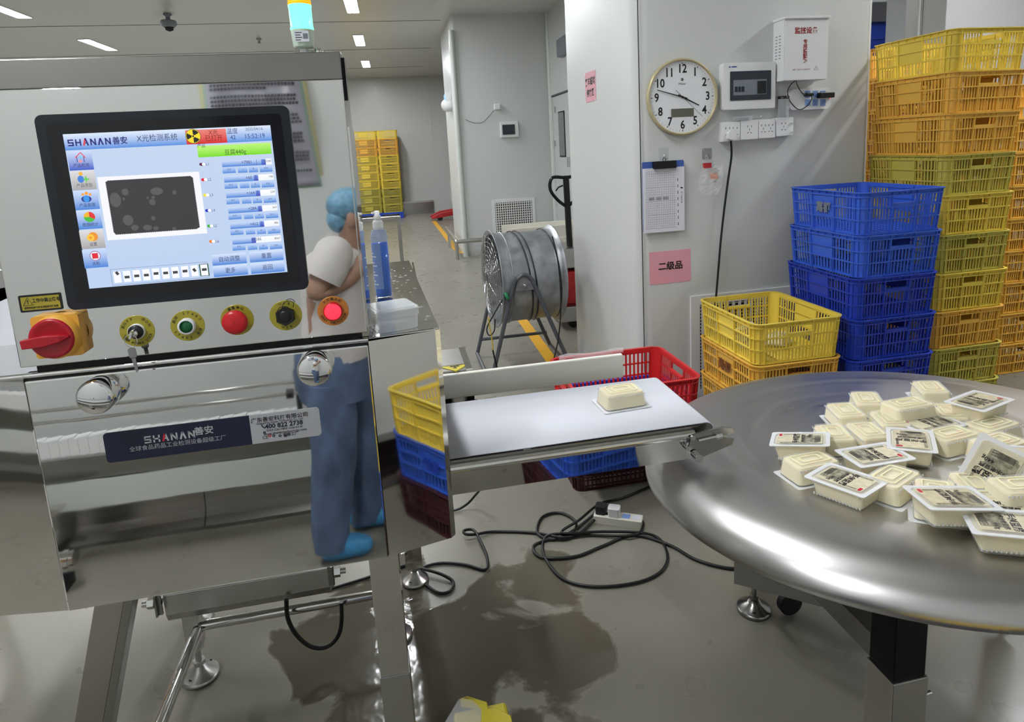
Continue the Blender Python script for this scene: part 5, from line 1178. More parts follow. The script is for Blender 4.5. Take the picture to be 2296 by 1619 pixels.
b = B(); b.text('叉车临时', .058, 'ink', F @ Matrix.Translation((0, .033, .0035)), wt=.03); b.text('停放区', .055, 'ink', F @ Matrix.Translation((0, -.045, .0035)), wt=.03)
for sx in (-1, 1):
    for sy in (-1, 1): b.disc(.008, .004, 'white_plastic', 10, F @ Matrix.Translation((sx * abs(yl_ - yr_) * .48, sy * hh * .48, 0)))
b.obj('lettering', PKS)

# ============================================================ THINGS ON THE HOOD
HZ = ZT
q = atz(862, 666, HZ); BX, BYp = q.x, q.y; kk = q.y / FOC
SB = empty('spray_bottle', 'blue liquid spray bottle with white pump standing on the steel hood', 'bottle', (BX, BYp, HZ))
M = Matrix.Translation((BX, BYp, HZ + .001)); hb = aty(845, 514, BYp).z - HZ; rb_ = .0245
b = B(); b.lathe([(.001, 0), (rb_, .002), (rb_, hb * .9), (rb_ * .9, hb * .965), (rb_ * .55, hb)], 'bottle_clear', 32, M); b.obj('bottle', SB)
b = B(); b.lathe([(.001, .003), (rb_ - .002, .004), (rb_ - .002, hb * .80), (.001, hb * .80)], 'liquid_blue', 32, M); b.obj('liquid', SB)
b = B(); b.lathe([(rb_ + .0004, hb * .14), (rb_ + .0004, hb * .8)], 'bottle_label', 16, M, True, radians(170), radians(275))
for k in range(12): b.lathe([(rb_ + .0008, hb * (.2 + k * .045)), (rb_ + .0008, hb * (.215 + k * .045))], 'paper', 10, M, True, radians(180), radians(240 - 20 * (k % 3)))
b.obj('label', SB)
b = B(); b.text('酒精消毒', .012, 'paper', M @ basis((rb_ * sin(.2), -rb_ - .0008, hb * .12), (1, .1, 0), (0, 0, 1))) if False else b.lathe([(.014, hb - .002), (.014, hb + .022), (.011, hb + .026)], 'white_plastic', 24, M); b.lathe([(.0155, hb + .004), (.0155, hb + .02)], 'white_plastic', 24, M, smooth=False); b.obj('collar', SB)
b = B(); b.lathe([(.008, hb + .024), (.0105, hb + .03), (.0105, hb + .038), (.0075, hb + .04), (.0075, hb + .052), (.001, hb + .052)], 'white_plastic', 20, M); b.cyl(M @ V((-.004, 0, hb + .046)), M @ V((-.014, -.006, hb + .048)), .0035, 'white_plastic', 12); b.obj('pump', SB)
b = B(); b.cyl(M @ V((0, 0, .01)), M @ V((0, 0, hb + .02)), .0018, 'clear_plastic', 8); b.obj('dip_tube', SB)
zt_ = HZ + .052
cn = [atz(*p, zt_) for p in ((830, 681), (886, 667), (933, 693), (862, 705))]
ctr = (cn[0] + cn[1] + cn[2] + cn[3]) / 4; e1 = (cn[2] - cn[3]); ang = atan2(e1.y, e1.x)
wbx, dbx = .108, .112
PB = empty('clear_box', 'small clear plastic box with a frosted lid on the steel hood', 'box', (ctr.x, ctr.y, HZ))
M = Matrix.Translation((ctr.x, ctr.y, HZ + .001)) @ Matrix.Rotation(ang, 4, 'Z')
b = B(); n = len(rrect(1, 1, .1)); secs = [[(x, y, z) for x, y in rrect(wbx * s_, dbx * s_, .012)] for s_, z in ((.9, 0), (.93, .004), (.97, .04))]
b.hull(secs, 'clear_box', M, True, False); b.add(secs[0], [list(range(len(secs[0])))], 'clear_box', False, M); b.obj('tub', PB)
b = B(); b.hull([[(x, y, z) for x, y in rrect(wbx * s_, dbx * s_, .013)] for s_, z in ((1.02, .034), (1.02, .050), (.98, .053))], 'clear_box', M, False, False); b.prism(rrect(wbx * .98, dbx * .98, .013), .051, .053, 'clear_box', M); b.prism(rrect(wbx * .86, dbx * .86, .01), .053, .0545, 'clear_box', M); b.obj('lid', PB)
# film of water drops on the hood
b = B(); rn = random.Random(5)
for k in range(90):
    px, py = rn.uniform(830, 960), rn.uniform(600, 728)
    q = atz(px, py, HZ)
    if q.x < -.07 or q.x > .03 + .04 * (2.5 - q.y) or q.y < 1.5: continue
    r = rn.uniform(.0012, .004); b.ball((q.x, q.y, HZ), (r * rn.uniform(1, 2.6), r * rn.uniform(1, 2), r * .45), 'clear_plastic', 8, 4)
o = b.obj('water_drops', label='scattered water drops on the steel hood beside the clear box', cat='water drops', kind='stuff')

# ============================================================ FAN
fy = 4.9
FN = empty('drum_fan', 'galvanised steel drum fan on a tubular A-frame stand', 'fan', (.97, 4.9, 0))
xl, xr = aty(1118, 610, fy - .3).x, aty(1252, 610, fy - .25).x; zc = (aty(1180, 515, fy).z + aty(1180, 716, fy).z) / 2; rd = (aty(1180, 516, fy - .1).z - aty(1180, 714, fy - .1).z) / 2
FM = Matrix.Translation((0, fy, zc)) @ Matrix.Rotation(radians(90), 4, 'Y') @ Matrix.Rotation(radians(90), 4, 'Z')
def fx(x): return x
FM = Matrix.Translation(((xl + xr) / 2, fy, zc)) @ Matrix.Rotation(radians(4), 4, 'Z') @ Matrix.Rotation(radians(90), 4, 'Y'); hl = (xr - xl) / 2
b = B(); b.lathe([(rd, -hl), (rd, hl)], 'galvanized', 64, FM); b.lathe([(rd - .004, hl), (rd - .004, -hl)], 'galvanized', 64, FM); b.obj('drum', FN)
for z, s_ in ((-hl, -1), (hl, 1)):
    b = B(); b.lathe([(rd - .003, z - s_ * .06), (rd + .006, z - s_ * .03), (rd + .012, z), (rd + .034, z + s_ * .012), (rd + .036, z + s_ * .018), (rd + .028, z + s_ * .018), (rd - .003, z + s_ * .004)], 'galvanized', 64, FM); b.obj('flange', FN)
b = B(); b.lathe([(rd, -hl + .07), (rd + .012, -hl + .075), (rd, -hl + .08)], 'galvanized', 64, FM); b.obj('seam_band', FN)
for k in range(6):
    b = B(); Mb = FM @ Matrix.Rotation(radians(60 * k), 4, 'Z'); b.add([(.06, -.05, -.06), (rd * .9, -.09, -.02), (rd * .9, .1, .05), (.06, .06, .04)], [(0, 1, 2, 3)], 'grey_paint', True, Mb); o = b.obj('blade', FN); sm = o.modifiers.new('s', 'SOLIDIFY'); sm.thickness = .003
b = B(); b.lathe([(.001, -.1), (.06, -.09), (.07, -.05), (.07, .15), (.001, .16)], 'grey_paint', 24, FM); b.obj('motor_hub', FN)
b = B()
for k in range(9): r = .05 + k * (rd - .04) / 9; b.tube([FM @ V((r * cos(2 * pi * i / 40), r * sin(2 * pi * i / 40), -hl - .03 * (1 - (r / rd) ** 2) - .02)) for i in range(40)], .0022, 'tube_steel', 5, True)
for k in range(16): a = 2 * pi * k / 16; b.tube([FM @ V((r * cos(a), r * sin(a), -hl - .03 * (1 - (r / rd) ** 2) - .02)) for r in (.05, rd * .5, rd * 1.02)], .0022, 'tube_steel', 5)
b.obj('wire_guard', FN)
def fpt(px, py, y): q = aty(px, py, y); return q
yf, yk = fy - rd - .03, fy + rd + .03
Zc = lambda y: 0
def arch(y, name):
    s_ = y / yf
    a = [aty(*p, yf) for p in ((1098, 832), (1149, 650), (1158, 628), (1176, 616), (1194, 628), (1203, 650), (1287, 812))]
    a = [V((p.x, y, max(.02, p.z))) for p in a]; a[0].z = .02; a[-1].z = .02
    b = B(); b.tube(spline(a, 6), .016, 'grey_paint', 12); b.obj(name, FN)
arch(yf, 'stand_tube'); arch(yk, 'stand_tube')
a0, a1 = aty(1098, 832, yf), aty(1287, 812, yf)
for x in (a0.x + .0, a1.x): b = B(); b.tube([V((x, yf, .03)), V((x, yk, .03))], .016, 'grey_paint', 12); b.obj('base_tube', FN)
b = B(); b.tube([V((a0.x, yf, .03)), V((a1.x, yf, .03))], .016, 'grey_paint', 12); b.obj('base_tube', FN)
b = B(); b.tube([V((a0.x + .03, yk, .15)), V((a1.x - .03, yk, .15))], .014, 'grey_paint', 12); b.obj('base_tube', FN)
q = aty(1176, 640, yf); b = B(); b.prism([(-.07, -.04), (.07, -.04), (.045, .06), (0, .085), (-.045, .06)], -.006, .004, 'galvanized', face((q.x, yf + .01, q.z))); b.lathe([(.001, .02), (.012, .018), (.014, .004)], 'tube_steel', 10, face((q.x, yf + .01, q.z))); b.obj('pivot_plate', FN, bev=.002)
for n_, ang0 in enumerate((-.12, -.07, .19)):
    zz = -hl + .16 if n_ == 0 else (-hl + .20 if n_ == 1 else hl - .06)
    b = B(); b.tube([FM @ V(((rd + .008) * cos(radians(a)), (rd + .008) * sin(radians(a)), zz + .05 * ((a - 170) / 100) * (1 if n_ < 2 else .6))) for a in range(150, 400, 8)], .005, 'cable_rubber', 6); b.obj('wrapped_cord', FN)
q = aty(1132, 663, yf); b = B(); b.lathe([(.001, .02), (.028, .018), (.03, 0), (.001, -.004)], 'tag_green', 20, Matrix.Translation((q.x, yf - .03, q.z)) @ Matrix.Rotation(radians(70), 4, 'Y')); b.obj('round_switch', FN)
b = B(); b.tube(spline([aty(*p, yf - .02) for p in ((1127, 672), (1110, 700), (1092, 735), (1097, 752), (1108, 742), (1110, 715))], 5), .005, 'cable_rubber', 6); b.tube(spline([aty(*p, yf - .02) for p in ((1095, 712), (1098, 735), (1103, 760), (1105, 785))], 5), .005, 'rope_yellow', 6); b.tube(spline([aty(*p, yf - .02) for p in ((1105, 785), (1110, 808), (1118, 836))], 5), .006, 'cable_rubber', 6); b.obj('hanging_cord', FN)
b = B(); b.tube(spline([aty(*p, yf - .03) for p in ((1238, 530), (1250, 580), (1257, 650), (1256, 720), (1250, 770), (1240, 812))], 5), .005, 'cable_rubber', 6); b.obj('hanging_cord', FN)

# ============================================================ BEYOND THE FAN
# white infeed trough on a stand
ty0 = 6.6
qa, qb = aty(1140, 517, ty0), aty(1290, 502, ty0); z1_, z0_ = qb.z, aty(1290, 543, ty0).z
TR = empty('white_trough', 'long white plastic trough with orange underside behind the fan', 'trough', ((qa.x + qb.x) / 2, ty0, 0))
b = B(); b.box(qa.x, 2.5, ty0, ty0 + .012, z0_ + .07, z1_, 'offwhite_plastic').box(qa.x + .1, 2.5, ty0 - .02, ty0 + .4, z0_, z0_ + .07, 'offwhite_plastic').box(qa.x, 2.5, ty0 + .39, ty0 + .4, z0_ + .07, z1_, 'offwhite_plastic'); b.obj('trough', TR, bev=.005)
b = B(); b.box(qa.x + .15, 2.5, ty0, ty0 + .38, z0_ - .03, z0_, 'bag_orange'); b.obj('underside', TR)
for xx in (qa.x + .35, 2.3):
    for yy in (ty0 + .03, ty0 + .35): b = B(); b.box(xx - .02, xx + .02, yy - .02, yy + .02, .05, z0_ - .03, 'satin_steel'); b.cyl((xx, yy, 0), (xx, yy, .05), .035, 'satin_steel', 16, r2=.012); b.obj('leg', TR)
# electric pallet jack with red body behind the fan
jy = 5.75
b0 = aty(1262, 560, jy); PJ = empty('pallet_jack', 'red pallet jack with black loop handle behind the fan', 'pallet jack', (b0.x + .15, jy, 0))
for k, (y0_, y1_) in enumerate(((560, 600), (612, 680), (690, 720))):
    a_, c_ = aty(1256, y0_, jy), aty(1300, y1_, jy)
    b = B(); b.box(a_.x, a_.x + .5, jy, jy + .45, max(.08, c_.z), a_.z, ('satin_steel', 'jack_red', 'satin_steel')[k]); b.obj('body_plate', PJ, bev=.01)
b = B(); b.box(b0.x - .05, b0.x + .6, jy + .03, jy + .45, .08, .25, 'jack_red'); b.obj('chassis', PJ, bev=.015)
for yy in (jy + .08, jy + .35): b = B(); b.cyl((b0.x + .1, yy, .05), (b0.x + .1, yy + .05, .05), .05, 'black_rubber', 20); b.obj('wheel', PJ)
hy_ = jy + .1
hp = [aty(*p, hy_) for p in ((1262, 398), (1240, 398), (1233, 412), (1236, 430), (1252, 450), (1268, 462))]
b = B(); b.tube(spline(hp, 6), .016, 'black_gloss', 10); mxh = hp[0].x; b.tube(spline([V((2 * (hp[0].x + .03) - p.x, p.y, p.z)) for p in hp], 6), .016, 'black_gloss', 10); b.tube([hp[0] + V((-.0, 0, 0)), hp[0] + V((.07, 0, 0))], .016, 'black_gloss', 10); b.obj('loop_handle', PJ)
p0_, p1_ = aty(1262, 400, hy_), aty(1276, 560, hy_); b = B(); b.cyl(p0_ + V((.03, 0, 0)), V((p1_.x + .03, hy_ + .05, .3)), .030, 'black_plastic', 14); b.obj('drawbar', PJ)
b = B(); b.tube([aty(*p, hy_ - .02) for p in ((1246, 428), (1252, 420), (1262, 416))], .008, 'black_plastic', 8); b.obj('release_lever', PJ)
# levelling feet seen under the drum
b = B()
# far red pallet jack forks
ry = aty(1000, 490, 16.0); g0 = atz(968, 494, .02)
FJ = empty('pallet_jack', 'low red hand pallet jack with forks on the floor left of the white column', 'pallet jack', (g0.x + .6, g0.y, 0))
for dy in (0, .5): b = B(); b.hull([[(g0.x, g0.y + dy + s, z) for s, z in ((-.07, .05), (.07, .05), (.07, .1), (-.07, .1))], [(g0.x + .25, g0.y + dy + s, z) for s, z in ((-.08, .08), (.08, .08), (.08, .2), (-.08, .2))], [(g0.x + 1.15, g0.y + dy + s, z) for s, z in ((-.08, .18), (.08, .18), (.08, .30), (-.08, .30))]], 'jack_red'); b.obj('fork', FJ, bev=.01)
b = B(); b.hull([[(g0.x + 1.0, g0.y + s, z) for s, z in ((-.1, .12), (.6, .12), (.6, .34), (-.1, .34))], [(g0.x + 1.35, g0.y + s, z) for s, z in ((.1, .12), (.4, .12), (.4, .7), (.1, .7))]], 'jack_red'); b.obj('pump_body', FJ, bev=.01)
for xx, yy in ((g0.x + .22, g0.y), (g0.x + .22, g0.y + .5), (g0.x + 1.2, g0.y + .2)): b = B(); b.cyl((xx, yy - .05, .07), (xx, yy + .05, .07), .07, 'black_rubber', 16); b.obj('wheel', FJ)
# low bumper rail around the column
ra = [atz(1022, 562 - 18, .32), ]
pr = [(aty(1022, 512, 11.9)), (aty(1048, 535, 10.2)), (aty(1078, 535, 10.2)), V((2.5, 10.2, aty(1078, 535, 10.2).z))]
RL = empty('bumper_rail', 'low steel tube rail around the foot of the white column', 'rail', (1.1, 10.3, 0))
zr_ = .30; P = [V((.93, 12.3, zr_)), V((.93, 10.32, zr_)), V((2.6, 10.32, zr_))]
b = B(); b.tube([P[0], P[1]], .035, 'satin_steel', 12); b.tube([P[1], P[2]], .035, 'satin_steel', 12); b.ball(P[1], .036, 'satin_steel'); b.obj('top_tube', RL)
for p in (V((.93, 11.7, 0)), V((.93, 10.32, 0)), V((1.9, 10.32, 0))): b = B(); b.cyl(p, p + V((0, 0, zr_)), .03, 'satin_steel', 12); b.obj('post', RL)
# small wall things near the column
def wall_item(x0, y0, x1, y1, Y, m='white_plastic', t=.06):
    a, c = aty(x0, y0, Y), aty(x1, y1, Y); b = B(); b.box(a.x, c.x, Y - t, Y, c.z, a.z, m); return b, a, c
b, a, c = wall_item(1107, 233, 1121, 246, 10.6); b.obj('junction_box', label='small square white junction box on the recessed wall', cat='junction box', bev=.01)
b, a, c = wall_item(1120, 274, 1162, 307, 10.6); BK = b.obj('breaker_box', label='white breaker box with dark window on the recessed wall above the grille', cat='breaker box', bev=.008)
b, a, c = wall_item(1126, 280, 1155, 301, 10.54, 'smoked_cover', .01); b.obj('cover', BK)
b, a, c = wall_item(1022, 300, 1040, 320, 12.6 if False else FY, 'white_plastic', .05); 
b = B(); a, c = aty(1020, 298, FY - .05), aty(1040, 320, FY - .05); b.box(a.x, c.x, FY - .05, FY, c.z, a.z, 'white_plastic'); BK = b.obj('breaker_box', label='far small breaker box half hidden behind the white column', cat='breaker box'); b = B(); b.box(a.x + .08, c.x, FY - .06, FY - .05, c.z + .05, a.z - .05, 'smoked_cover'); b.obj('cover', BK)
qd = atx(1030, 228, 1.1); 
qd = aty(1022, 228, 11.3); SD = empty('soap_dispenser', 'white wall dispenser with a light blue window on the column edge', 'dispenser', (1.1, 11.3, qd.z))
b = B(); hz_ = aty(1022, 208, 11.3).z; lz_ = aty(1022, 250, 11.3).z; b.ball((1.1 - .06, 11.3, (hz_ * .35 + lz_ * .65)), (.12, .12, (hz_ - lz_) * .36), 'white_plastic', 20, 12); b.box(1.0, 1.1, 11.2, 11.4, lz_ + .05, hz_, 'white_plastic'); b.obj('body', SD, bev=.01)
b = B(); b.box(.985, 1.0, 11.22, 11.38, (hz_ + lz_) / 2 + .02, hz_ - .03, 'lens_blue'); b.obj('window', SD)
b = B(); b.tube(spline([aty(*p, 10.57) for p in ((1044, 268), (1060, 275), (1080, 275), (1092, 266), (1108, 247))], 5), .004, 'cable_rubber', 6); b.obj('thin_wire', label='thin wire running from the column to the junction box', cat='wire')
a_ = atx(1258, 90, 2.68); a2 = atx(1267, 125, 2.68); b = B(); b.box(2.6, 2.68, a_.y - .5, a_.y, a2.z, a_.z, 'breaker_grey'); b.obj('exit_light', label='small grey wall light box high on the side wall above the door', cat='wall light', bev=.01)
# trolley handle near the pallets
hy = 6.2; h = [aty(*p, hy) for p in ((802, 497), (893, 484), (905, 590))]
TH = empty('steel_trolley', 'stainless steel trolley with a square tube push handle behind the hood', 'trolley', ((h[0].x + h[1].x) / 2, hy, 0))
b = B(); b.box(h[0].x - .3, h[1].x + .02, hy - .015, hy + .015, h[1].z - .03, h[1].z, 'satin_steel'); b.obj('push_bar', TH, bev=.003)
for xx in (h[0].x - .3, h[1].x): b = B(); b.box(xx - .018, xx + .018, hy - .015, hy + .015, .25, h[1].z - .02, 'satin_steel'); b.obj('upright', TH, bev=.003)
b = B(); b.box(h[0].x - .3, h[1].x + .02, hy, hy + .9, .25, .29, 'satin_steel'); b.obj('deck', TH, bev=.003)
for xx in (h[0].x - .22, h[1].x - .05):
    for yy in (hy + .08, hy + .8): b = B(); b.cyl((xx - .015, yy, .06), (xx + .015, yy, .06), .06, 'black_rubber', 16); b.cyl((xx, yy, .1), (xx, yy, .25), .015, 'satin_steel', 8); b.obj('castor', TH)
# ceiling camera and sprinkler
q = atz(375, 30, CEIL); CC = empty('ceiling_camera', 'small grey dome camera hanging from the ceiling', 'camera', (q.x, q.y, CEIL))
b = B(); M = Matrix.Translation((q.x, q.y, CEIL)) @ Matrix.Rotation(pi, 4, 'X'); b.lathe([(.05, 0), (.06, .02), (.03, .04), (.03, .08), (.1, .1), (.11, .15), (.07, .19)], 'breaker_grey', 24, M); b.obj('housing', CC)
b = B(); b.lathe([(.06, .18), (.05, .23), (.001, .25)], 'black_gloss', 20, M); b.obj('lens', CC)
q = atz(580, 86, CEIL); b = B(); b.lathe([(.04, 0), (.045, .02), (.02, .03), (.02, .07), (.035, .08), (.001, .085)], 'dark_steel', 16, Matrix.Translation((q.x, q.y, CEIL)) @ Matrix.Rotation(pi, 4, 'X')); b.obj('sprinkler_head', label='tiny dark sprinkler head on the ceiling left of the signal tower', cat='sprinkler')
# infeed conveyor at the left edge
IC = empty('infeed_conveyor', 'grey infeed cover and steel conveyor at the left edge behind the control box', 'conveyor', (-1.4, 2.0, 0))
b = B(); b.add([(-1.9, 1.75, ZT), (-.85, 1.75, ZT), (-.85, 1.75, ZT + .16), (-1.9, 1.75, ZT - .25), (-1.9, 1.78, ZT), (-.85, 1.78, ZT), (-.85, 1.78, ZT + .16), (-1.9, 1.78, ZT - .25)], [(0, 1, 2, 3), (7, 6, 5, 4), (3, 2, 6, 7), (0, 4, 5, 1)], 'paper'); b.obj('splash_cover', IC)
b = B(); b.box(-2.6, -1.05, 1.62, 2.05, BZ - .06, BZ, 'belt_white').box(-2.6, -1.05, 1.6, 1.615, BZ - .12, BZ + .01, 'satin_steel').box(-2.6, -1.05, 2.055, 2.07, BZ - .12, BZ + .01, 'satin_steel'); b.obj('bed', IC, bev=.004)
for xx in (-2.5, -1.75):
    for yy in (1.64, 2.03): b = B(); b.box(xx - .02, xx + .02, yy - .02, yy + .02, .0, BZ - .1, 'satin_steel'); b.obj('leg', IC)
b = B(); q = aty(10, 670, 3.0); b.box(-2.6, q.x + .25, 3.0, 3.05, q.z - .06, q.z + .12, 'satin_steel').box(-2.6, q.x + .3, 2.9, 2.95, q.z - .3, q.z - .22, 'satin_steel').box(-2.6, q.x + .3, 3.02, 3.04, q.z - .6, q.z - .35, 'dark_gap')
for xx in (-2.5, -1.9): b.box(xx - .02, xx + .02, 2.9, 2.96, 0, q.z, 'satin_steel')
b.obj('side_frame', label='steel machine frame glimpsed at the left edge behind the control box', cat='frame', loc=(-2.2, 3, 0))

# ============================================================ CORDS AND POWER STRIP ON THE FLOOR
def fl(px, py, z=.008): return atz(px, py, z)
q0_, q1_, q2_ = fl(1333, 1152, .03), fl(1440, 1166, .03), fl(1375, 1128, .03)
ang = atan2((q1_ - q0_).y, (q1_ - q0_).x); c_ = (q0_ + q1_) / 2
EX = empty('extension_socket', 'worn white extension socket lying on the floor under the conveyor', 'power strip', (c_.x, c_.y, 0))
M = Matrix.Translation((c_.x, c_.y, 0)) @ Matrix.Rotation(ang, 4, 'Z'); L = (q1_ - q0_).length
b = B(); b.prism(rrect(L, .062, .006), 0, .036, 'offwhite_plastic', M); b.obj('housing', EX, bev=.003)
b = B()
for k in range(3): b.prism(rrect(.036, .036, .003, 2, -.01 + k * .048, .004), .036, .0368, 'socket_blue' if k == 1 else 'paper', M)
b.obj('socket_faces', EX)
b = B(); b.prism(rrect(.05, .05, .012, 4, -L / 2 + .03, .01), .036, .075, 'black_rubber', M); b.obj('floor_plug', label='black plug in the extension socket on the floor', cat='plug', group='plugs in the floor socket', bev=.006)
b = B(); b.prism(rrect(.055, .05, .010, 4, -L / 2 + .095, .0), .036, .078, 'white_plastic', M); b.obj('floor_plug', label='white plug in the extension socket on the floor', cat='plug', group='plugs in the floor socket', bev=.006)
def cord(pts, label, r=.0065, zf=None):
    P = [fl(x, y, (p[0] if p else .008)) for x, y, *p in pts]; b = B(); b.tube(spline(P, 8), r, 'cable_rubber', 10); return b.obj('cable', label=label, cat='cable', group='black cables on the floor')
cord([(1350, 1130, .06), (1330, 1155, .02), (1285, 1190), (1240, 1210), (1205, 1195), (1215, 1160), (1255, 1150), (1290, 1170), (1280, 1200, .015), (1230, 1210), (1196, 1225), (1215, 1250), (1290, 1248), (1350, 1225), (1420, 1200), (1500, 1222), (1560, 1255), (1625, 1273), (1665, 1274)], 'black cord looping from the black floor plug to the turntable foot')
cord([(1372, 1150, .05), (1340, 1160, .02), (1300, 1195), (1260, 1205, .02), (1200, 1195), (1110, 1192), (1068, 1198, .02), (1045, 1198, .03), (1040, 1190, .035), (1062, 1189, .03), (1078, 1215, .03), (1092, 1250, .02), (1088, 1277), (1040, 1266), (985, 1263), (945, 1276), (945, 1300), (980, 1328), (1008, 1326), (1016, 1305), (990, 1288, .02), (950, 1276, .02), (915, 1268), (895, 1272), (840, 1290), (760, 1315), (735, 1322)], 'black cord wriggling from the white floor plug to the machine leg')
cord([(1437, 1163, .02), (1442, 1180), (1420, 1200, .02), (1330, 1200), (1240, 1198, .02), (1218, 1215), (1222, 1250), (1262, 1298), (1330, 1315), (1420, 1308), (1478, 1285), (1497, 1250), (1480, 1210), (1440, 1195, .02), (1350, 1192, .02), (1260, 1195, .03), (1300, 1165, .03), (1345, 1130, .02), (1400, 1115), (1470, 1085), (1545, 1055), (1700, 1000)], 'black cord making the large loop on the floor and running back under the turntable', .0062)
b = B(); b.tube(spline([aty(1072, 1098, 2.0) + V((.05, 0, .1)), atz(1066, 1112, .12), atz(1045, 1135, .03), atz(1015, 1146), atz(950, 1150)] if False else [atz(1090, 1080, .22), atz(1068, 1108, .1), atz(1045, 1132, .03), atz(1015, 1145, .01), atz(950, 1150, .01)], 8), .006, 'cable_rubber', 8); b.obj('cable', label='short black cord curving to the floor beside the wing of the machine', cat='cable', group='black cables on the floor')

# yellow tool with a clear panel at the bottom edge
q = atz(1075, 1590, .10); YT = empty('yellow_dustpan', 'yellow plastic dustpan with a clear panel, cut by the bottom edge of the photo', 'dustpan', (q.x, q.y, 0))
pz = .16
def yp(px, py, z=pz): return atz(px, py, z)
b = B(); o_ = [yp(*p) for p in ((985, 1640), (1028, 1568), (1046, 1563), (1062, 1566), (1080, 1590), (1076, 1640))]
b.add(o_ + [p - V((0, 0, .004)) for p in o_], [(0, 1, 2, 3, 4, 5), (11, 10, 9, 8, 7, 6)], 'clear_plastic'); b.obj('clear_panel', YT)
b = B(); pl = [yp(*p) for p in ((1030, 1566), (1048, 1560), (1092, 1573), (1095, 1588), (1112, 1585), (1125, 1592), (1146, 1604), (1152, 1640), (1080, 1640), (1078, 1590), (1058, 1571))]
n = len(pl); b.add(pl + [p - V((0, 0, .03)) for p in pl], [list(range(n)), list(range(n, 2 * n))[::-1]] + [(i, n + i, n + (i + 1) % n, (i + 1) % n) for i in range(n)], 'dustpan_yellow'); b.obj('moulded_edge', YT, bev=.003)
b = B(); b.box(q.x - .08, q.x + .08, q.y - .16, q.y - .02, 0, .13, 'dustpan_yellow'); b.obj('base', YT, bev=.01)

# ============================================================ WHAT THE MACHINE MIRRORS (around and behind the camera)
VY = 3.0; ry = 2 * FYm - VY       # real depth of the low conveyor
def mz(py, yv=VY): return aty(600, py, yv).z
MY = -.06
def mz2(py): return aty(600, py, 2 * FYm - MY).z
LC = empty('low_conveyor', 'low steel conveyor with white modular belt and guide rails behind the photographer', 'conveyor', (-1.2, -.15, 0))
x0_, x1_ = -5.0, aty(664, 860, 2 * FYm - MY).x
b = B(); b.box(x0_, x1_ + .1, MY, MY + .004, mz2(1080), mz2(1020), 'wall_trim').box(x0_, x1_ + .1, BY, MY, mz2(1080), mz2(1080) + .005, 'satin_steel'); b.obj('side_plate', LC)  # pale trim colour stands in for the wall reflected in the steel plate
b = B(); b.box(x0_, x1_ + .06, MY - .02, MY - .01, mz2(1025), mz2(975), 'dark_steel'); b.obj('shade_gap_strip', LC)  # dark strip put in for the shaded gap under the belt
b = B(); zt_ = mz2(928); zb_ = mz2(968)
nn_ = 240
for k in range(nn_):
    xx = x1_ - k * .02; b.box(xx - .0197, xx, MY - .06, MY - .012 + .003 * (k % 2), zb_ + .004 * (k % 2), zt_ - .0025 * (k % 3), 'white_plastic')
b.obj('modular_belt', LC)['kind'] = 'stuff'
for py in (862, 888): z = mz2(py); b = B(); b.cyl((x0_, MY, z), (x1_ + .02, MY, z), .009, 'tube_steel', 12); b.obj('guide_rail', LC)
b = B(); z = mz2(875); b.box(x1_ - .01, x1_ + .01, MY - .03, MY + .0, mz2(935), mz2(838), 'black_plastic'); b.cyl((x1_ - .05, MY, mz2(888)), (x1_ - .02, MY, mz2(888)), .022, 'black_plastic', 16); b.obj('rail_clamp', LC)
for xx in (-4.0, -2.7, x1_ - .06 if False else -1.72): b = B(); b.box(xx - .03, xx + .03, MY - .1, MY - .04, .0, mz2(1080), 'satin_steel'); b.obj('leg', LC)
# round motor end with black foot, mirrored at the left
q = atz(165, 1230, .16); xm_ = q.x; b = B(); b.cyl((xm_ - .3, .1, .14), (xm_ + .02, .1, .14), .035, 'tube_steel', 20); b.cyl((xm_ - .02, .1, .14), (xm_ + .0, .1, .14), .042, 'chrome', 20); b.box(xm_ - .2, xm_ - .02, .05, .15, 0, .045, 'black_rubber'); b.hull([[(xm_ - .25, .08, .18), (xm_ + .02, .08, .38), (xm_ - .25, .08, .38)], [(xm_ - .25, .12, .18), (xm_ + .02, .12, .38), (xm_ - .25, .12, .38)]], 'satin_steel'); b.obj('stand_foot', label='round steel stand foot with black pad reflected at the lower left of the door', cat='stand', loc=(xm_, .1, 0))
# framed notice on the back wall
PYV = 2 * (FYm - .01) - BY - .01
def pn(px, py): q = aty(px, py, PYV); return q.x, q.z
x0_, z1_ = pn(440, 150); x1_, _ = pn(690, 190); _, z0_ = pn(700, 428)
x1b, z0b = pn(732, 428); x1t, _ = pn(684, 185)
PS_ = empty('framed_notice', 'framed printed notice sheet reflected behind the touch screen', 'poster', ((x0_ + x1b) / 2, BY + .01, (z0_ + z1_) / 2))
F = basis((0, BY + .006, 0), (-1, 0, 0), (0, 0, 1))
def sheet(inset, d, m, name, par):
    N = 20; vs = []; 
    for j in range(N + 1):
        t_ = j / N; z = (z1_ - inset) * (1 - t_) + (z0_ + inset) * t_; xr = x1t * (1 - t_) + x1b * t_ + .0 - inset; xl = x0_ + inset + .0
        yy = BY + d + .006 * sin(t_ * 5)
        vs += [(xl, yy, z), (xr, yy + .012 * sin(t_ * 4), z)]
    b = B(); b.add(vs, [(2 * j, 2 * j + 1, 2 * j + 3, 2 * j + 2) for j in range(N)], m, True); o = b.obj(name, par); o.modifiers.new('s', 'SOLIDIFY').thickness = .003; return o
sheet(0, .010, 'poster_border', 'border', PS_); sheet(.018, .016, 'poster_green', 'inner_border', PS_); sheet(.03, .021, 'poster_paper', 'sheet', PS_)
b = B(); rn = random.Random(2)
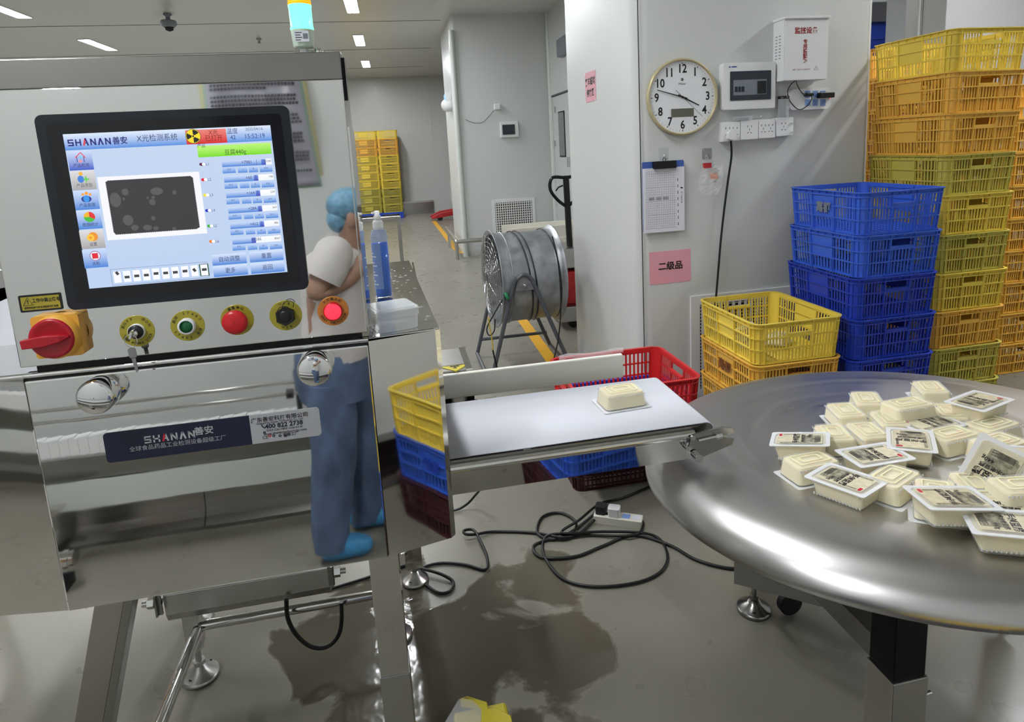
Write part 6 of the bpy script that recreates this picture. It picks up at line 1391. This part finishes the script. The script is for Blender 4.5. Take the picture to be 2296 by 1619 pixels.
for k in range(26):
    z = z1_ - .06 - k * (z1_ - z0_ - .14) / 26; x = x0_ + .05
    if k % 5 == 4: continue
    xe_ = x1t + (x1b - x1t) * (k / 26) - .06
    if k > 14: x = x0_ + .3
    while x < xe_ - (.12 if k % 5 == 3 else 0): w = rn.uniform(.008, .014); b.box(x, x + w, BY + .038, BY + .0395, z, z + .011, 'ink'); x += w + .004
b.obj('printing', PS_)

# photographer, seen only in the mirror steel -----------------------------------------
def skin(name, pts, edges, m, parent, root=0, sub=2, loc=None):
    me = bpy.data.meshes.new(name); me.from_pydata([V(p[:3]) - loc for p in pts], edges, [])
    o = bpy.data.objects.new(name, me); COL.objects.link(o); o.parent = parent
    sk = o.modifiers.new('skin', 'SKIN'); sk.use_smooth_shade = True
    for i, p in enumerate(pts): r = p[3]; me.skin_vertices[0].data[i].radius = r if hasattr(r, '__len__') else (r, r)
    me.skin_vertices[0].data[root].use_root = True
    ss = o.modifiers.new('sub', 'SUBSURF'); ss.levels = sub; ss.render_levels = sub
    me.materials.append(MATS[m]); return o
lf = atz(730, 1240, .03); rf = atz(800, 1168, .03)
LFx, LFy = lf.x, 2 * FYm - lf.y; RFx, RFy = rf.x, 2 * FYm - rf.y
px_, py_ = -.34, .10
def vx_at(px, py): q = aty(px, py, 2 * FYm - py_); return q.x, q.z
hx, hz_ = vx_at(802, 497); shx, shz = vx_at(735, 562); ex_, ez_ = vx_at(715, 640); wx_, wz_ = vx_at(850, 570); hipx, hipz = vx_at(752, 830)
PE = empty('person', 'person in white t-shirt, jeans, blue shoe covers and hair net, reflected in the machine', 'person', (px_, py_, 0)); LO = V((px_, py_, 0))
dy = .17
neck = (hx - .05, py_ - .01, hz_ - .12)
P = [(hipx, py_, hipz + .04, (.13, .11)), (hipx - .015, py_, (hipz + shz) / 2, (.125, .10)), (shx + .05, py_, shz - .05, (.13, .12)), (neck[0], neck[1], neck[2], .05), (hx - .02, py_, hz_ - .04, (.075, .07)), (hx, py_, hz_ + .06, (.085, .08)),
     (shx + .03, py_ + dy, shz - .02, .06), (ex_, py_ + dy + .03, ez_, .056), ((ex_ + wx_) / 2 + .02, py_ + .12, (ez_ + wz_) / 2, .048), (wx_, py_ + .06, wz_ + .05, .026), (wx_ + .05, py_ + .04, wz_ + .10, (.035, .018)),
     (shx + .06, py_ - dy, shz - .02, .055), (ex_ + .08, py_ - dy, ez_, .045), (wx_ + .02, py_ - .1, wz_, .028), (wx_ + .07, py_ - .06, wz_ + .06, (.035, .018)),
     (hipx - .0, py_ + .08, hipz - .05, .095), (LFx + .10, LFy - .02, .50, .065), (LFx + .015, LFy, .10, .042), (LFx + .16, LFy - .01, .035, .04),
     (hipx + .03, py_ - .08, hipz - .05, .095), (RFx + .05, RFy + .02, .50, .065), (RFx + .0, RFy, .10, .042), (RFx + .16, RFy, .035, .04)]
Eg = [(0, 1), (1, 2), (2, 3), (3, 4), (4, 5), (2, 6), (6, 7), (7, 8), (8, 9), (9, 10), (2, 11), (11, 12), (12, 13), (13, 14), (0, 15), (15, 16), (16, 17), (17, 18), (0, 19), (19, 20), (20, 21), (21, 22)]
skin('body', P, Eg, 'skin', PE, loc=LO)
def grow(ids, add, ed, name, m, root=0, extra=None):
    pts = [];
    for i in ids:
        p = P[i]; r = p[3] if hasattr(p[3], '__len__') else (p[3], p[3]); pts.append((p[0], p[1], p[2], (r[0] + add, r[1] + add)))
    return skin(name, pts, ed, m, PE, root, loc=LO)
# fingers and thumb of both hands
for wi, sg in ((10, 1), (14, -1)):
    w_ = V(P[wi][:3]); pv = V(P[wi - 1][:3]); d = (w_ - pv).normalized(); sd = d.cross(V((0, sg, 0))).normalized(); pts = [(*(w_ - d * .01), .02)]; ed = []
    for k in range(4):
        base = w_ + sd * (.024 - .016 * k) + d * .015; L = (.032, .036, .034, .027)[k]; i0 = len(pts)
        pts += [(*base, .0095), (*(base + d * L), .009), (*(base + d * L * 1.5 + V((0, -.014 * sg, .0))), .0085), (*(base + d * L * 1.7 + V((0, -.034 * sg, 0))), .008)]; ed += [(0, i0), (i0, i0 + 1), (i0 + 1, i0 + 2), (i0 + 2, i0 + 3)]
    i0 = len(pts); tb = w_ + sd * .03 - d * .01; pts += [(*tb, .012), (*(tb + sd * .02 + d * .018), .0105), (*(tb + sd * .026 + d * .04), .009)]; ed += [(0, i0), (i0, i0 + 1), (i0 + 1, i0 + 2)]
    skin('hand', pts, ed, 'skin', PE, loc=LO, sub=1)
# face
fd = V((1, .15, -.1)).normalized(); hc = V((hx, py_, hz_ + .02)); fs_ = fd.cross(V((0, 0, 1))).normalized()
b = B(); b.hull([[hc + fd * (.088) + fs_ * s * .012 + V((0, 0, z)) for s, z in ((-.5, .025), (.5, .025), (1, -.02), (-1, -.02))], [hc + fd * .112 + fs_ * s * .012 + V((0, 0, z)) for s, z in ((-.4, .01), (.4, .01), (.8, -.018), (-.8, -.018))]], 'skin'); b.obj('nose', PE, bev=.004)
for s in (-1, 1):
    b = B(); b.ball(hc + fd * .078 + fs_ * s * .032 + V((0, 0, .022)), .012, 'white_plastic'); b.ball(hc + fd * .086 + fs_ * s * .032 + V((0, 0, .022)), .006, 'ink'); b.obj('eye', PE)
    b = B(); b.ball(hc - fd * .005 + fs_ * s * .086 + V((0, 0, .0)), (.022, .012, .033), 'skin'); b.obj('ear', PE)
b = B(); b.ball(hc + fd * .084 - V((0, 0, .045)), (.008, .024, .007), 'bag_orange'); b.obj('mouth', PE)
cap = B(); cap.ball(hc + V((-.015, 0, .055)) - fd * .01, (.100, .092, .078), 'hair_net', 24, 14); cap.ball(hc - fd * .075 + V((0, 0, -.01)), (.055, .08, .06), 'hair_net', 18, 10); cap.obj('hair_net', PE)
def loft(name, secs, m, seg=28, wob=0, caps=True):
    b = B(); rn = random.Random(9); rings = []
    for (cx, cy, z, rx, ry) in secs: rings.append([V((cx + rx * (1 + wob * sin(5 * t_ + z * 31)) * cos(t_), cy + ry * (1 + wob * cos(4 * t_ + z * 23)) * sin(t_), z)) for t_ in [2 * pi * k / seg for k in range(seg)]])
    return b, rings, m
def interp(secs, n=5):
    return [tuple(v) for v in spline_n([list(q) for q in secs], n)]
def spline_n(P_, n):
    out = []
    for i in range(len(P_) - 1):
        a, b_, c, d = P_[max(0, i - 1)], P_[i], P_[i + 1], P_[min(len(P_) - 1, i + 2)]
        for k in range(n):
            t = k / n; out.append([.5 * (2 * q1 + (q2 - q0) * t + (2 * q0 - 5 * q1 + 4 * q2 - q3) * t * t + (3 * q1 - q0 - 3 * q2 + q3) * t ** 3) for q0, q1, q2, q3 in zip(a, b_, c, d)])
    return out + [list(P_[-1])]
def at_m(px, py, yr): q = aty(px, py, 2 * FYm - yr); return q.x, q.z
def sec(px, py, yr, rx, ry): q = at_m(px, py, yr); return (q[0], yr, q[1], rx, ry)
tors = interp([sec(758, 792, py_, .155, .165), sec(758, 740, py_, .152, .165), sec(757, 670, py_, .145, .165), sec(755, 610, py_, .145, .18), sec(752, 575, py_, .125, .17), sec(758, 552, py_, .075, .09), sec(765, 545, py_, .055, .06)], 5)
b, rings, _ = loft('t', tors, 'cotton', wob=.02); b.hull(rings, 'cotton', smooth=True); b.obj('tshirt', PE)
for a_, c_ in ((6, 7), (11, 12)):
    A0, A1 = V(P[a_][:3]), V(P[c_][:3]); b = B(); q0 = V((tors[22][0], A0.y * .5 + py_ * .5, A0.z + .02)); b.tube([q0, A0 + V((0, 0, .005)), A0.lerp(A1, .25), A0.lerp(A1, .5)], .078, 'cotton', 20); b.obj('sleeve', PE)
b = B(); hipy = (LFy + RFy) / 2
pel = interp([sec(750, 762, py_, .150, .16), sec(748, 790, py_, .168, .17), sec(752, 835, hipy, .175, .175), sec(758, 880, hipy, .165, .17)], 4)
_, rings, _m = loft('p', pel, 'denim', wob=.015); b.hull(rings, 'denim', smooth=True)
for (pts_, yy0, yy1) in (((( 735, 850, .105), (748, 950, .10), (748, 1050, .094), (744, 1130, .088), (742, 1190, .080), (745, 1222, .078)), hipy + .08, LFy + .0), (((790, 850, .105), (805, 930, .098), (815, 1010, .090), (820, 1080, .084), (822, 1130, .078), (820, 1158, .076)), hipy - .08, RFy)):
    sl = [sec(px, py, yy0 + (yy1 - yy0) * k / 5, w, w * .95) for k, (px, py, w) in enumerate(pts_)]
    _, rings, _m = loft('l', interp(sl, 5), 'denim', wob=.03); b.hull(rings, 'denim', smooth=True)
jo = b.obj('jeans', PE)
for (a_, c_) in ((17, 18), (21, 22)):
    A0, A1 = V(P[a_][:3]), V(P[c_][:3]); skin('shoe_cover', [(A0.x - .045, A0.y, .055, (.058, .055)), (A0.x + .05, A0.y, .062, (.06, .062)), (A1.x, A1.y, .045, (.055, .045)), (A1.x + .05, A1.y, .035, (.04, .033))], [(0, 1), (1, 2), (2, 3)], 'shoe_cover', PE, loc=LO)
    b = B(); b.lathe([(.046, 0), (.05, .03), (.001, .03)], 'black_rubber', 20, Matrix.Translation((A0.x + .02, A0.y, .095))); b.obj('shoe_top', PE)
